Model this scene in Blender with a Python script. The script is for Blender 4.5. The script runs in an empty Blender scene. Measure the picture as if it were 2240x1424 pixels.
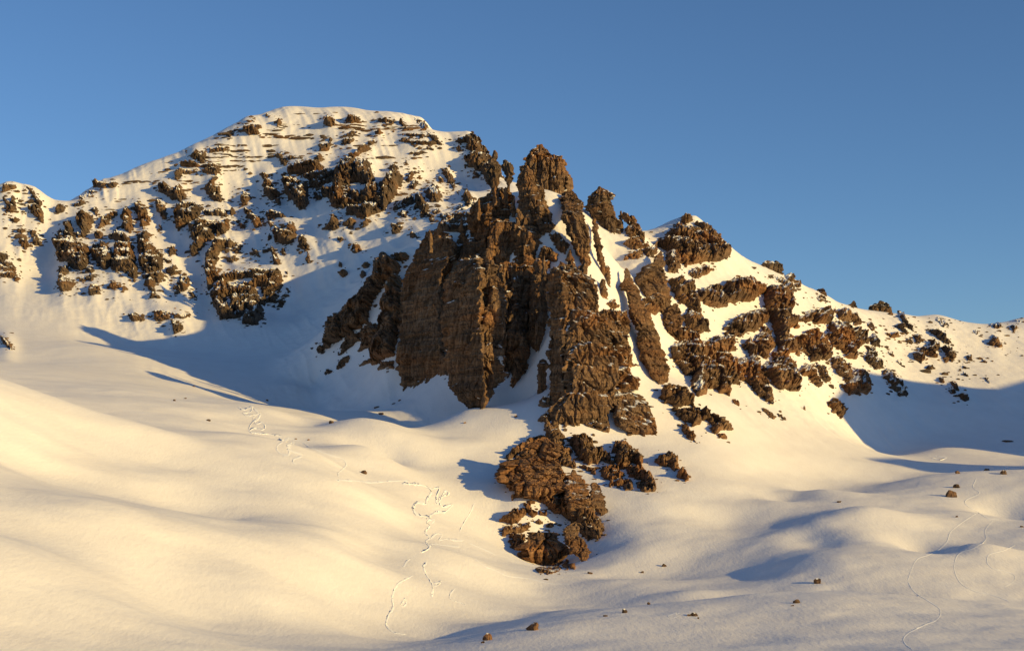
import bpy, math, random, sys, time
import numpy as np
T0 = time.time()
C = bpy.context.scene
COL = C.collection
R = math.radians

# ------------------------------------------------------------------ camera
F, U0, V0 = 3111.1, 1120.0, 1000.0          # focal length in photo pixels, principal column, horizon row
cam = bpy.data.objects.new('camera', bpy.data.cameras.new('camera'))
COL.objects.link(cam)
cam.data.sensor_width = 36.0
cam.data.lens = 50.0
cam.data.shift_y = (V0 - 712.0) / 2240.0
cam.data.clip_start = 1.0
cam.data.clip_end = 20000.0
cam.rotation_euler = (R(90), 0, 0)
C.camera = cam

# ------------------------------------------------------------------ sky, sun, exposure
SUN_AZ, SUN_EL = 122.0, 12.5                 # clockwise from the view direction, above the horizon
w = bpy.data.worlds.new('World')
C.world = w
w.use_nodes = True
nt = w.node_tree
sky = nt.nodes.new('ShaderNodeTexSky')
sky.sky_type = 'NISHITA'
sky.sun_disc = False
sky.sun_elevation = R(SUN_EL)
sky.sun_rotation = R(SUN_AZ)
sky.altitude = 0.0
sky.air_density = 0.8
sky.dust_density = 0.2
sky.ozone_density = 4.2
bg = nt.nodes['Background']
bg.inputs['Strength'].default_value = 0.115
nt.links.new(sky.outputs[0], bg.inputs['Color'])
sd = bpy.data.lights.new('sun', 'SUN')
sd.energy = 5.0
sd.angle = R(0.5)
sd.color = (0.97, 0.70, 0.265)
sun = bpy.data.objects.new('sun', sd)
COL.objects.link(sun)
sun.location = (900, -500, 600)
sun.rotation_euler = (R(90 - SUN_EL), 0, R(180 - SUN_AZ))
C.view_settings.view_transform = 'Standard'
C.view_settings.look = 'None'
C.view_settings.exposure = 0.07
C.view_settings.gamma = 1.0

# ------------------------------------------------------------------ numpy noise
def _h(ix, iy, iz, seed):
    n = (ix.astype(np.int64) * 374761393 + iy.astype(np.int64) * 668265263 + iz.astype(np.int64) * 2147483647 + seed * 974711) & 0xFFFFFFFF
    n = (n ^ (n >> 13)) * 1274126177 & 0xFFFFFFFF
    n = (n ^ (n >> 16)) * 2246822519 & 0xFFFFFFFF
    return ((n ^ (n >> 15)) & 0xFFFFFF) / float(0xFFFFFF)

def vn(p, seed=0):
    """value noise, -1..1, p is (N,3)"""
    i = np.floor(p)
    f = p - i
    f = f * f * f * (f * (f * 6 - 15) + 10)
    i = i.astype(np.int64)
    r = 0
    for dx in (0, 1):
        wx = f[:, 0] if dx else 1 - f[:, 0]
        for dy in (0, 1):
            wy = f[:, 1] if dy else 1 - f[:, 1]
            for dz in (0, 1):
                wz = f[:, 2] if dz else 1 - f[:, 2]
                r = r + wx * wy * wz * _h(i[:, 0] + dx, i[:, 1] + dy, i[:, 2] + dz, seed)
    return r * 2 - 1

def fbm(p, o=4, seed=0, g=0.5):
    a, s, t = 1.0, 0, 0
    for k in range(o):
        s = s + a * vn(p * (2.03 ** k) + 17.3 * k, seed + k)
        t += a
        a *= g
    return s / t

def cells(p, seed=0):
    """random value of the nearest jittered cell, and distance to the cell border (F2-F1)"""
    i = np.floor(p).astype(np.int64)
    best = np.full(len(p), 1e9)
    sec = np.full(len(p), 1e9)
    val = np.zeros(len(p))
    for dx in (-1, 0, 1):
        for dy in (-1, 0, 1):
            for dz in (-1, 0, 1):
                a, b, c = i[:, 0] + dx, i[:, 1] + dy, i[:, 2] + dz
                d = (a + _h(a, b, c, seed) - p[:, 0]) ** 2 + (b + _h(a, b, c, seed + 1) - p[:, 1]) ** 2 + (c + _h(a, b, c, seed + 2) - p[:, 2]) ** 2
                m = d < best
                sec = np.where(m, best, np.minimum(sec, d))
                tl = (_h(a, b, c, seed + 4) - .5) * (p[:, 0] - a - .5) + (_h(a, b, c, seed + 5) - .5) * (p[:, 1] - b - .5) + (_h(a, b, c, seed + 6) - .5) * (p[:, 2] - c - .5)
                val = np.where(m, _h(a, b, c, seed + 3) + 1.5 * tl, val)
                best = np.where(m, d, best)
    return val, np.sqrt(sec) - np.sqrt(best)

def rockd(P, seed=0, k=1.0):
    """rock relief in metres: upright jointed blocks, bedding ledges, grit"""
    Q = P / k
    wp = fbm(Q / 16.0, 3, seed + 5)
    x, y, z = Q[:, 0] + 3 * wp, Q[:, 1] + 3 * wp, Q[:, 2]
    zb = z + 0.10 * x + 1.5 * wp
    b1, e1 = cells(np.stack([x / 8, y / 8, zb / 34], 1), seed)
    b2, e2 = cells(np.stack([x / 2.6, y / 2.6, zb / 10], 1), seed + 11)
    b3, e3 = cells(np.stack([x / 1.1, y / 1.1, zb / 2.4], 1), seed + 23)
    fl = np.abs(fbm(np.stack([x / 4.5, y / 4.5, z / 40], 1), 2, seed + 31))
    fr = (zb / 5.5 + .4 * vn(np.stack([x / 30, y / 30, 0 * x], 1), seed + 37)) % 1.0
    lay = np.floor(zb / 5.5 + .4 * vn(np.stack([x / 30, y / 30, 0 * x], 1), seed + 37))
    amp = _h(lay.astype(np.int64), lay.astype(np.int64) * 0, lay.astype(np.int64) * 0, seed + 40)
    d = 3.0 * (b1 - .5) + 1.05 * (b2 - .5) + .5 * (b3 - .5) + .9 * (amp - .3) * (1 - fr) + .25 * fbm(Q / np.array([1.6, 1.6, 3.2]), 2, seed + 41)
    d -= 1.5 * np.clip(1 - e1 / .07, 0, 1) + 2.1 * np.clip(1 - fl / .14, 0, 1)
    return d * k

# ------------------------------------------------------------------ mesh linking
def mesh(name, V, Fc, mat, parent=None, origin=None, smooth=False, attr=None):
    V = np.asarray(V, dtype=np.float64)
    if origin is None:
        origin = np.array([V[:, 0].mean(), V[:, 1].mean(), V[:, 2].min()])
    origin = np.asarray(origin, float)
    me = bpy.data.meshes.new(name)
    Fc = np.asarray(Fc, dtype=np.int32)
    n, k = Fc.shape
    me.vertices.add(len(V))
    me.vertices.foreach_set('co', (V - origin).astype(np.float32).ravel())
    me.loops.add(n * k)
    me.loops.foreach_set('vertex_index', Fc.ravel())
    me.polygons.add(n)
    me.polygons.foreach_set('loop_start', np.arange(0, n * k, k, dtype=np.int32))
    me.polygons.foreach_set('loop_total', np.full(n, k, dtype=np.int32))
    me.polygons.foreach_set('use_smooth', np.full(n, smooth, dtype=bool))
    me.update(calc_edges=True)
    me.materials.append(mat)
    if attr is not None:
        at_ = me.attributes.new('ledge', 'FLOAT', 'POINT')
        at_.data.foreach_set('value', np.asarray(attr, np.float32))
    o = bpy.data.objects.new(name, me)
    COL.objects.link(o)
    if parent is not None:
        o.parent = parent
        o.location = origin - np.array(parent.location)
    else:
        o.location = origin
    return o

def tag(o, label, cat, group=None):
    o['label'] = label
    o['category'] = cat
    if group:
        o['group'] = group
    return o

def grid_faces(nr, nc, keep=None, wrap=False):
    r = np.arange(nr - 1)[:, None]
    c = np.arange(nc if wrap else nc - 1)[None, :]
    c2 = (c + 1) % nc
    q = np.stack([r * nc + c, r * nc + c2, (r + 1) * nc + c2, (r + 1) * nc + c], -1).reshape(-1, 4)
    return q if keep is None else q[keep.ravel()]

def compact(V, Fc):
    u, inv = np.unique(Fc.ravel(), return_inverse=True)
    return V[u], inv.reshape(Fc.shape)

# ------------------------------------------------------------------ materials
def new_mat(name):
    m = bpy.data.materials.new(name)
    m.use_nodes = True
    t = m.node_tree
    b = t.nodes['Principled BSDF']
    return m, t, b

def N(t, kind, **kw):
    n = t.nodes.new(kind)
    for k, v in kw.items():
        if k in n.inputs:
            n.inputs[k].default_value = v
        else:
            setattr(n, k, v)
    return n

def ramp(t, fac, stops):
    r = t.nodes.new('ShaderNodeValToRGB')
    el = r.color_ramp.elements
    while len(el) < len(stops):
        el.new(0.5)
    for e, (p, c) in zip(el, stops):
        e.position = p
        e.color = c if len(c) == 4 else (*c, 1)
    t.links.new(fac, r.inputs[0])
    return r

def snow_material():
    m, t, b = new_mat('snow')
    g = N(t, 'ShaderNodeNewGeometry')
    n1 = N(t, 'ShaderNodeTexNoise', Scale=0.05, Detail=6.0, Roughness=0.6)
    t.links.new(g.outputs['Position'], n1.inputs['Vector'])
    r = ramp(t, n1.outputs['Fac'], [(0.3, (0.90, 0.855, 0.80)), (0.7, (0.96, 0.92, 0.86))])
    t.links.new(r.outputs[0], b.inputs['Base Color'])
    b.inputs['Roughness'].default_value = 0.7
    b.inputs['Specular IOR Level'].default_value = 0.15
    n2 = N(t, 'ShaderNodeTexNoise', Scale=0.45, Detail=8.0, Roughness=0.62)
    t.links.new(g.outputs['Position'], n2.inputs['Vector'])
    mp = N(t, 'ShaderNodeMapping')
    mp.inputs['Scale'].default_value = (0.9, 0.25, 0.6)
    mp.inputs['Rotation'].default_value = (0, 0, 0.5)
    t.links.new(g.outputs['Position'], mp.inputs['Vector'])
    n3 = N(t, 'ShaderNodeTexNoise', Scale=1.0, Detail=5.0, Roughness=0.6)
    t.links.new(mp.outputs[0], n3.inputs['Vector'])
    ad = N(t, 'ShaderNodeMath', operation='ADD')
    t.links.new(n2.outputs['Fac'], ad.inputs[0])
    t.links.new(n3.outputs['Fac'], ad.inputs[1])
    bp = N(t, 'ShaderNodeBump', Strength=0.55, Distance=0.22)
    t.links.new(ad.outputs[0], bp.inputs['Height'])
    t.links.new(bp.outputs[0], b.inputs['Normal'])
    return m

def rock_material(name, dark, mid, warm, snow_lo, snow_hi):
    """bedded volcanic rock; snow lies wherever a ledge is flat enough to hold it"""
    m, t, b = new_mat(name)
    g = N(t, 'ShaderNodeNewGeometry')
    mp = N(t, 'ShaderNodeMapping')
    mp.inputs['Scale'].default_value = (0.03, 0.03, 0.42)
    mp.inputs['Rotation'].default_value = (0, R(5), 0)
    t.links.new(g.outputs['Position'], mp.inputs['Vector'])
    bed = N(t, 'ShaderNodeTexNoise', Scale=1.0, Detail=7.0, Roughness=0.7, Distortion=0.25)
    t.links.new(mp.outputs[0], bed.inputs['Vector'])
    mp2 = N(t, 'ShaderNodeMapping')
    mp2.inputs['Scale'].default_value = (0.85, 0.85, 0.045)
    t.links.new(g.outputs['Position'], mp2.inputs['Vector'])
    st = N(t, 'ShaderNodeTexNoise', Scale=1.0, Detail=5.0, Roughness=0.65)
    t.links.new(mp2.outputs[0], st.inputs['Vector'])
    big = N(t, 'ShaderNodeTexNoise', Scale=0.03, Detail=4.0, Roughness=0.6)
    t.links.new(g.outputs['Position'], big.inputs['Vector'])
    mx = N(t, 'ShaderNodeMath', operation='MULTIPLY_ADD')
    t.links.new(st.outputs['Fac'], mx.inputs[0])
    mx.inputs[1].default_value = 0.95
    t.links.new(bed.outputs['Fac'], mx.inputs[2])
    ma = N(t, 'ShaderNodeMath', operation='MULTIPLY_ADD')
    t.links.new(big.outputs['Fac'], ma.inputs[0])
    ma.inputs[1].default_value = 0.5
    t.links.new(mx.outputs[0], ma.inputs[2])
    mr = N(t, 'ShaderNodeMapRange')
    mr.inputs['From Min'].default_value = 0.92
    mr.inputs['From Max'].default_value = 1.54
    t.links.new(ma.outputs[0], mr.inputs['Value'])
    r = ramp(t, mr.outputs[0], [(0.0, dark), (0.45, mid), (0.75, warm), (1.0, tuple(min(1, c * 1.35) for c in warm))])
    mp4 = N(t, 'ShaderNodeMapping')
    mp4.inputs['Scale'].default_value = (0.014, 0.014, 0.050)
    mp4.inputs['Rotation'].default_value = (0, R(6), 0)
    t.links.new(g.outputs['Position'], mp4.inputs['Vector'])
    hu = N(t, 'ShaderNodeTexNoise', Scale=1.0, Detail=4.0, Roughness=0.62)
    t.links.new(mp4.outputs[0], hu.inputs['Vector'])
    hr = ramp(t, hu.outputs['Fac'], [(0.36, (0.66, 0.70, 0.78)), (0.47, (0.92, 0.93, 0.95)), (0.55, (1.05, 0.95, 0.86)), (0.64, (1.26, 1.0, 0.76))])
    hm = N(t, 'ShaderNodeMix', data_type='RGBA', blend_type='MULTIPLY')
    hm.inputs[0].default_value = 1.0
    t.links.new(r.outputs[0], hm.inputs[6])
    t.links.new(hr.outputs[0], hm.inputs[7])
    vz = N(t, 'ShaderNodeTexVoronoi', Scale=0.75, feature='DISTANCE_TO_EDGE')
    mp3 = N(t, 'ShaderNodeMapping')
    mp3.inputs['Scale'].default_value = (1.0, 1.0, 0.35)
    t.links.new(g.outputs['Position'], mp3.inputs['Vector'])
    t.links.new(mp3.outputs[0], vz.inputs['Vector'])
    vr = N(t, 'ShaderNodeMapRange')
    vr.inputs['From Max'].default_value = 0.12
    t.links.new(vz.outputs['Distance'], vr.inputs['Value'])
    hgt = N(t, 'ShaderNodeMath', operation='MULTIPLY_ADD')
    t.links.new(vr.outputs[0], hgt.inputs[0])
    hgt.inputs[1].default_value = 0.12
    t.links.new(mx.outputs[0], hgt.inputs[2])
    # snow on ledges
    sp = N(t, 'ShaderNodeAttribute', attribute_name='ledge')
    pn = N(t, 'ShaderNodeTexNoise', Scale=0.16, Detail=5.0, Roughness=0.65)
    t.links.new(g.outputs['Position'], pn.inputs['Vector'])
    sm = N(t, 'ShaderNodeMath', operation='MULTIPLY_ADD')
    t.links.new(pn.outputs['Fac'], sm.inputs[0])
    sm.inputs[1].default_value = 0.55
    t.links.new(sp.outputs['Fac'], sm.inputs[2])
    ss = N(t, 'ShaderNodeMapRange', interpolation_type='SMOOTHSTEP')
    ss.inputs['From Min'].default_value = snow_lo
    ss.inputs['From Max'].default_value = snow_hi
    t.links.new(sm.outputs[0], ss.inputs['Value'])
    mix = N(t, 'ShaderNodeMix', data_type='RGBA')
    t.links.new(ss.outputs[0], mix.inputs[0])
    t.links.new(hm.outputs[2], mix.inputs[6])
    mix.inputs[7].default_value = (0.89, 0.875, 0.83, 1)
    t.links.new(mix.outputs[2], b.inputs['Base Color'])
    b.inputs['Roughness'].default_value = 0.9
    b.inputs['Specular IOR Level'].default_value = 0.2
    bp = N(t, 'ShaderNodeBump', Strength=0.9, Distance=1.1)
    t.links.new(hgt.outputs[0], bp.inputs['Height'])
    t.links.new(bp.outputs[0], b.inputs['Normal'])
    return m

SNOW = snow_material()
LOOSE, _t, _b = new_mat('loose_snow')
_b.inputs['Base Color'].default_value = (0.97, 0.955, 0.92, 1)
_b.inputs['Roughness'].default_value = 0.8
_n = N(_t, 'ShaderNodeTexNoise', Scale=1.6, Detail=4.0)
_g = N(_t, 'ShaderNodeNewGeometry')
_t.links.new(_g.outputs['Position'], _n.inputs['Vector'])
_p = N(_t, 'ShaderNodeBump', Strength=0.4, Distance=0.1)
_t.links.new(_n.outputs['Fac'], _p.inputs['Height'])
_t.links.new(_p.outputs[0], _b.inputs['Normal'])
ROCK = rock_material('bedded_rock', (0.050, 0.033, 0.022), (0.175, 0.102, 0.054), (0.285, 0.175, 0.094), 1.10, 1.17)
FARROCK = rock_material('far_rock', (0.050, 0.036, 0.026), (0.120, 0.080, 0.050), (0.20, 0.132, 0.078), 1.08, 1.14)
BOULDER = rock_material('boulder_rock', (0.070, 0.042, 0.026), (0.130, 0.080, 0.048), (0.21, 0.13, 0.078), 1.16, 1.25)

# ------------------------------------------------------------------ outlines of the outcrops, traced in photo pixels
FR = dict(A=(0, 380, 3.39), B=(350, 220, 3.39), C=(700, 220, 3.39), D=(350, 420, 3.39), E=(680, 460, 3.096), F=(1000, 380, 3.39),
          G=(1000, 640, 3.39), H=(1000, 900, 3.56), I=(1250, 380, 3.39), J=(1400, 560, 3.39), K=(1740, 600, 3.39), P=(0, 0, 1.0))
def poly(fr, s):
    ox, oy, k = FR[fr]
    a = np.array([float(q) for q in s.replace(',', ' ').split()]).reshape(-1, 2)
    return a / k + (ox, oy)

def sdist(q, pl):
    """signed distance to a polygon, positive inside"""
    a = pl
    b = np.roll(pl, -1, 0)
    d = np.full(len(q), 1e9)
    ins = np.zeros(len(q), bool)
    for (x0, y0), (x1, y1) in zip(a, b):
        ex, ey = x1 - x0, y1 - y0
        L = ex * ex + ey * ey + 1e-9
        t = np.clip(((q[:, 0] - x0) * ex + (q[:, 1] - y0) * ey) / L, 0, 1)
        d = np.minimum(d, (q[:, 0] - x0 - t * ex) ** 2 + (q[:, 1] - y0 - t * ey) ** 2)
        c = (y0 > q[:, 1]) != (y1 > q[:, 1])
        ins ^= c & (q[:, 0] < ex * (q[:, 1] - y0) / (ey if abs(ey) > 1e-9 else 1e-9) + x0)
    return np.where(ins, 1, -1) * np.sqrt(d)


OUT = []
def O(nm, label, cat, fr, polys, sd, group=None, mat='far', holes='', **k):
    OUT.append((nm, label, cat, [poly(fr, q) for q in polys.split(';')], sd, group, mat, [poly(fr, q) for q in holes.split(';')] if holes else [], k))
LC = 'rocks of the lower crag'
O('rock_crag', 'broad dark crag topping the lower rocks, its jagged shadow on the snow at left', 'crag', 'H', '325 510 370 450 390 400 500 340 560 290 640 210 700 190 720 280 760 360 800 430 850 530 845 620 830 660 760 640 690 690 640 660 590 600 540 640 500 670 430 680 470 610 400 610 390 570 350 540; 390 350 430 310 560 230 640 195 640 230 520 310 400 370', 301, LC, 'near', H=8)
O('rock_rib', 'narrow rib joining the foot of the great arete to the lower crag', 'rock rib', 'H', '690 120 790 110 790 140 830 200 830 280 880 310 890 360 880 400 930 440 870 430 800 410 760 350 710 270 690 200', 302, LC, 'near', H=7)
O('rock_slab', 'oval slab of dark rock ringed by snow, just right of the narrow rib', 'rock slab', 'H', '865 230 920 205 1010 215 1050 250 1060 290 1120 300 1180 340 1220 410 1180 400 1100 380 1080 400 1020 410 950 370 900 300; 950 430 1000 430 1080 450 1070 485 1020 460', 303, LC, 'near')
O('rock_slab', 'hooked slab reaching furthest right in the lower rocks, split by strips of snow', 'rock slab', 'H', '1210 310 1230 240 1300 250 1330 290 1400 300 1440 380 1430 440 1370 400 1290 460 1240 420 1230 350 1260 340; 1325 460 1380 430 1450 470 1500 500 1540 600 1530 625 1440 610 1395 560 1450 540 1360 520', 304, LC, 'near')
O('rock_slab', 'round hump of rock above a low broken step, between oval and hooked slabs', 'rock slab', 'H', '1105 460 1150 430 1230 420 1300 490 1290 540 1200 530 1140 500; 1180 550 1300 540 1350 540 1360 610 1320 610 1290 580 1190 580', 305, LC, 'near')
O('rock_step', 'wide reddish step of layered rock under the tall grooved pinnacle', 'rock step', 'H', '830 520 980 560 1030 690 1090 850 1110 985 1000 980 900 870 790 760 830 640; 930 860 1000 850 1110 850 1135 890 1120 960 1090 995 1010 970 980 910', 306, LC, 'near')
O('rock_lobe', 'tongue shaped dark lobe at the lower right end of the lower crag', 'rock lobe', 'H', '850 900 900 870 950 910 960 980 1010 1010 1035 1090 1000 1165 930 1130 880 1020 830 960 800 890', 307, LC, 'near', H=7)
O('rock_lobe', 'wide fluted lobe at the bottom of the lower crag, above small stones', 'rock lobe', 'H', '520 1150 525 1050 550 950 620 925 780 925 800 990 840 1010 880 1080 915 1150 830 1120 760 1110 770 1180 700 1195 640 1190 580 1150 560 1130', 308, LC, 'near', H=8)
O('rock_outcrop', 'row of small rocks stepping up the left edge of the lower crag', 'outcrop', 'H', '400 1010 420 965 520 960 520 1050 480 1065 440 1080; 350 940 380 905 430 910 420 940 370 965; 430 910 560 870 550 920 450 950; 335 850 430 790 520 760 540 800 480 850 400 870', 309, LC, 'near')
O('rock_outcrop', 'speckled rocks in snow in the waist of the lower crag', 'outcrop', 'H', '520 720 580 700 560 740 620 790 590 820 540 770; 650 660 700 680 830 700 880 780 800 800 720 760 660 700; 615 860 640 845 660 865 640 880; 640 770 690 770 690 800 650 800; 700 890 740 865 750 890 720 900', 310, LC, 'near')
O('rock_outcrop', 'low line of stones in the snow at the foot of the lower crag', 'outcrop', 'H', '620 1220 700 1210 800 1195 800 1240 700 1260 640 1250; 820 1200 860 1160 860 1220; 870 1190 910 1180 920 1220 890 1225', 311, LC, 'near')
O('rock_outcrop', 'lone pair of knobbly rocks on the open slope right of the lower crag', 'outcrop', 'H', '1550 385 1600 365 1650 340 1700 380 1730 440 1690 460 1620 420; 1710 500 1740 440 1780 480 1790 530 1740 520', 312, None, 'near')

SP = 'rocks of the shaded left spur'
O('rock_rib', 'long dark rib running down left in the shade of the buttress', 'rock rib', 'E', '90 930 120 820 150 740 240 680 330 590 380 520 430 430 450 370 490 290 540 330 600 370 590 450 500 490 450 560 400 640 400 700 380 760 220 860 110 930', 321, SP, 'near', H=10)
O('rock_rib', 'short dark rib in shade below the long left rib', 'rock rib', 'E', '200 980 210 920 270 850 330 840 330 880 260 930', 322, SP, 'near', H=7)
O('rock_rib', 'squat dark block in shade against the left wall of the buttress', 'rock rib', 'E', '330 950 370 800 400 770 470 790 480 830 430 890', 323, SP, 'near', H=8)
O('rock_rib', 'tall dark flank against the left buttress wall, foot cut straight by shaded snow', 'rock rib', 'E', '415 1050 430 900 480 820 500 750 520 560 560 450 610 450 610 700 580 900 560 980', 324, SP, 'near', H=12)
O('rock_outcrop', 'scatter of little rocks on shaded snow below the left ribs', 'outcrop', 'E', '180 1070 190 1030 260 985 250 1020 200 1065; 330 1055 370 1020 410 1010 400 1030; 460 1075 500 1030 560 1025 560 1060; 100 1110 120 1080 140 1090; 45 930 60 910 90 920 80 960 50 975', 325, SP, 'near')
O('rock_outcrop', 'little black rocks on shaded snow left of the spur crest', 'outcrop', 'E', '190 380 200 362 212 370 205 382; 350 380 380 355 400 375 370 390; 200 420 235 405 240 435 215 450; 340 440 360 420 370 440 350 450; 545 310 580 300 640 290 660 320 620 345 570 330', 326, SP, 'near')

RR = 'cliffs under the pyramid peak'
O('cliff', 'dark cliff wrapped round the snow capped pyramid peak', 'cliff', 'I', '625 530 660 490 700 470 750 420 790 375 830 400 870 400 900 430 960 430 1040 450 1090 480 1130 540 1165 600 1100 640 1000 640 900 660 850 680 790 640 720 570 690 550; 815 370 830 330 890 330 860 360; 920 370 960 380 1030 410 1060 440 980 410', 331, RR, H=10)
O('rock_outcrop', 'dark broken rocks on the small snowy shoulder between the lone spire and the snow saddle', 'outcrop', 'I', '370 320 390 300 440 350 430 360; 440 350 450 320 480 360 500 400 450 390; 400 420 460 400 520 450 530 490 440 470; 390 520 440 490 520 510 570 545 480 555; 400 630 460 590 520 580 500 610; 540 580 560 560 620 555 625 590 560 605', 332, RR)
O('cliff', 'stubby dark cliff under the left foot of the pyramid peak', 'cliff', 'I', '705 680 720 600 770 590 800 640 795 720 720 730; 885 740 930 705 1035 705 1010 745 920 770', 333, RR)
O('cliff_band', 'wide cliff band across the snow below the pyramid peak', 'cliff band', 'I', '1125 850 1180 800 1330 780 1350 820 1420 840 1420 880 1310 940 1160 950 1140 910; 940 920 950 880 1070 845 1100 880 1050 900 1150 930 1140 970 1060 985 1000 950', 334, RR)
O('cliff', 'stacked dark cliffs with snow ledges, right behind the pointed dark fin', 'cliff', 'I', '735 800 800 780 880 820 900 880 780 910 745 860; 770 920 830 900 890 900 940 980 940 1040 880 1020 850 960; 830 1070 880 1030 940 1050 990 1130 1010 1170 930 1170 860 1130; 540 950 600 910 660 930 680 1020 620 1030 560 1000', 335, RR)
RB = 'brown ribs of the right hand face'
O('cliff_band', 'slanting brown cliff band with snow above and below it, second one under the pyramid peak', 'cliff band', 'J', '640 550 700 490 780 440 850 420 920 400 935 480 880 530 760 580 700 590', 341, RB)
O('rock_rib', 'long upright brown rib starting under the flat topped knob', 'rock rib', 'J', '930 350 940 250 1020 260 1090 280 1110 410 1050 430 1100 450 1160 490 1165 520 1080 510 1070 560 1080 650 1090 730 1030 690 1010 600 990 500 940 440', 342, RB)
O('rock_rib', 'pear shaped brown rock buttress with a snow patch under its tip', 'rock rib', 'J', '850 620 920 550 960 580 990 660 930 750 880 720 850 660', 343, RB, H=10)
O('rock_rib', 'brown rib of parallel pillars narrowing to a point on the open slope', 'rock rib', 'J', '765 670 800 630 840 680 860 800 880 870 930 920 975 1075 920 1050 860 1000 820 940 770 920 720 900 700 800 760 770 810 760 800 700', 344, RB, H=10)
O('rock_rib', 'broad triangular orange brown buttress with its base on the open slope', 'rock rib', 'J', '895 850 950 790 990 780 980 740 1040 690 1090 740 1130 810 1165 990 1100 980 1020 970 980 920 930 880', 345, RB, H=11)
O('rock_outcrop', 'small upright rock in the snow gully between two brown ribs', 'outcrop', 'J', '625 650 640 590 680 600 700 700 660 700', 346, RB)
O('rock_rib', 'leftmost of three joined brown towers at the left of the right hand face', 'rock rib', 'J', '235 690 320 640 350 660 355 780 390 880 340 880 300 830 240 740', 347, RB, 'near', H=10)
O('rock_rib', 'largest of three joined brown towers, with deep upright grooves', 'rock rib', 'J', '260 560 310 540 400 590 450 650 500 640 530 720 560 850 575 980 480 960 490 1020 430 1030 380 960 400 880 360 780 350 640 270 610', 348, RB, 'near', H=11)
O('rock_rib', 'rightmost of three joined brown towers, ending in a long spike', 'rock rib', 'J', '510 660 560 610 620 640 640 720 690 780 710 880 740 960 690 920 650 890 655 1030 600 1000 570 900 550 780 520 720', 349, RB, 'near', H=11)
O('rock_slab', 'long grey brown slab lying in snow right of the buttress foot', 'rock slab', 'J', '150 1050 165 1000 330 1005 380 1050 400 1110 420 1140 360 1110 280 1110 200 1080; 180 965 260 962 260 975 200 978; 280 965 300 970 315 1000 295 995', 350, None, 'near')
O('rock_slab', 'chain of grey brown slabs on open slope, tail of blocks at right', 'rock slab', 'J', '240 1140 310 1140 340 1135 430 1150 450 1250 390 1255 330 1220 280 1180; 430 1150 470 1145 520 1190 630 1215 680 1290 620 1280 560 1310 510 1280 530 1240 460 1200; 580 1320 630 1325 640 1350 600 1340', 351, None, 'near')
O('rock_slab', 'thin rock leaning downhill, just below the chain of grey slabs', 'rock slab', 'J', '310 1240 330 1230 350 1280 400 1330 410 1380 370 1365 320 1300', 352, None, 'near')
O('rock_outcrop', 'thin flakes of rock alone in the middle of the open right slope', 'outcrop', 'J', '910 1135 960 1155 1005 1195 985 1205 940 1165; 1020 1170 1075 1210 1060 1205; 690 1065 730 1085 730 1105 705 1090', 353, None, 'near', H=2)
O('rock_rib', 'pair of small ragged rocks below the ribs, in the middle of the right hand face', 'rock rib', 'J', '1190 850 1220 815 1270 820 1310 900 1335 955 1290 950 1240 890; 1310 800 1360 815 1405 920 1370 930 1335 870', 354, RB)
O('rock_rib', 'two parallel leaning brown ribs with a white strip between them', 'rock rib', 'J', '1165 620 1190 600 1240 600 1290 680 1315 770 1270 770 1200 690; 1240 570 1290 565 1370 600 1415 700 1410 750 1370 760 1310 680 1250 640', 355, RB)
O('rock_rib', 'short stub of rock touching the long upright rib on its right', 'rock rib', 'J', '1070 600 1110 580 1150 640 1185 690 1160 720 1120 700', 356, RB)
O('cliff', 'big blunt cliff in the right half of the right hand face', 'cliff', 'J', '1380 590 1420 510 1500 500 1560 560 1580 660 1600 760 1540 740 1450 660; 1560 580 1600 540 1660 570 1685 640 1620 665', 357, RB, H=9)
O('rock_rib', 'ragged rib ending in a dark square tower at the edge of the blue shadow', 'rock rib', 'J', '1420 770 1470 760 1540 820 1570 880 1540 920 1500 890 1440 830; 1570 880 1620 850 1670 860 1695 950 1690 1020 1600 1000 1560 1020 1510 970 1560 930', 358, RB, H=8)
O('rock_outcrop', 'lone leaning rock where the sunny slope meets the blue shadow', 'outcrop', 'J', '1395 1090 1430 1050 1460 1070 1490 1130 1515 1170 1490 1195 1430 1150', 359, None, 'near', H=7)
O('rock_outcrop', 'speckled band of small cliffs under the right hand ridge', 'outcrop', 'J', '1180 470 1290 410 1310 430 1250 480; 1290 420 1380 400 1430 420 1400 490 1300 510; 1470 420 1510 390 1560 440 1540 480 1480 460; 1560 450 1600 440 1630 500 1590 510', 360, RB, rag=1.5)
O('rock_outcrop', 'rocky steps on the skyline just right of the flat topped knob', 'outcrop', 'J', '985 150 1050 160 1120 210 1160 260 1100 265 1050 210; 1080 150 1110 130 1140 150 1150 200 1120 190; 1155 200 1175 180 1190 210 1180 240 1160 230; 1300 300 1340 290 1380 330 1340 335; 1325 250 1360 245 1380 290 1350 270', 361)
KG = 'dark outcrops above the shaded basin'
O('rock_rib', 'thin dark rib dropping from the skyline where the smooth snow crest begins', 'rock rib', 'K', '765 275 790 290 830 350 875 420 830 390 780 330; 760 380 790 370 830 440 800 430; 670 440 740 430 780 460 720 470', 371, KG)
O('rock_outcrop', 'two rounded dark rocks under the last knob of the right hand ridge', 'outcrop', 'K', '525 370 560 350 590 400 570 415; 540 490 580 450 610 490 625 540 580 525', 372, KG)
O('cliff', 'largest broken cliff on the far right slope above the basin', 'cliff', 'K', '810 490 850 480 870 510 830 515; 870 450 910 450 945 500 900 505; 980 420 1030 405 1100 450 1135 520 1090 500 1040 460; 915 540 980 530 1010 500 1060 510 1080 530 1040 570 1040 610 980 600 930 570; 1080 540 1150 550 1180 610 1170 650 1100 630 1110 590; 870 590 920 570 965 630 930 660 880 620', 373, KG)
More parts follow.
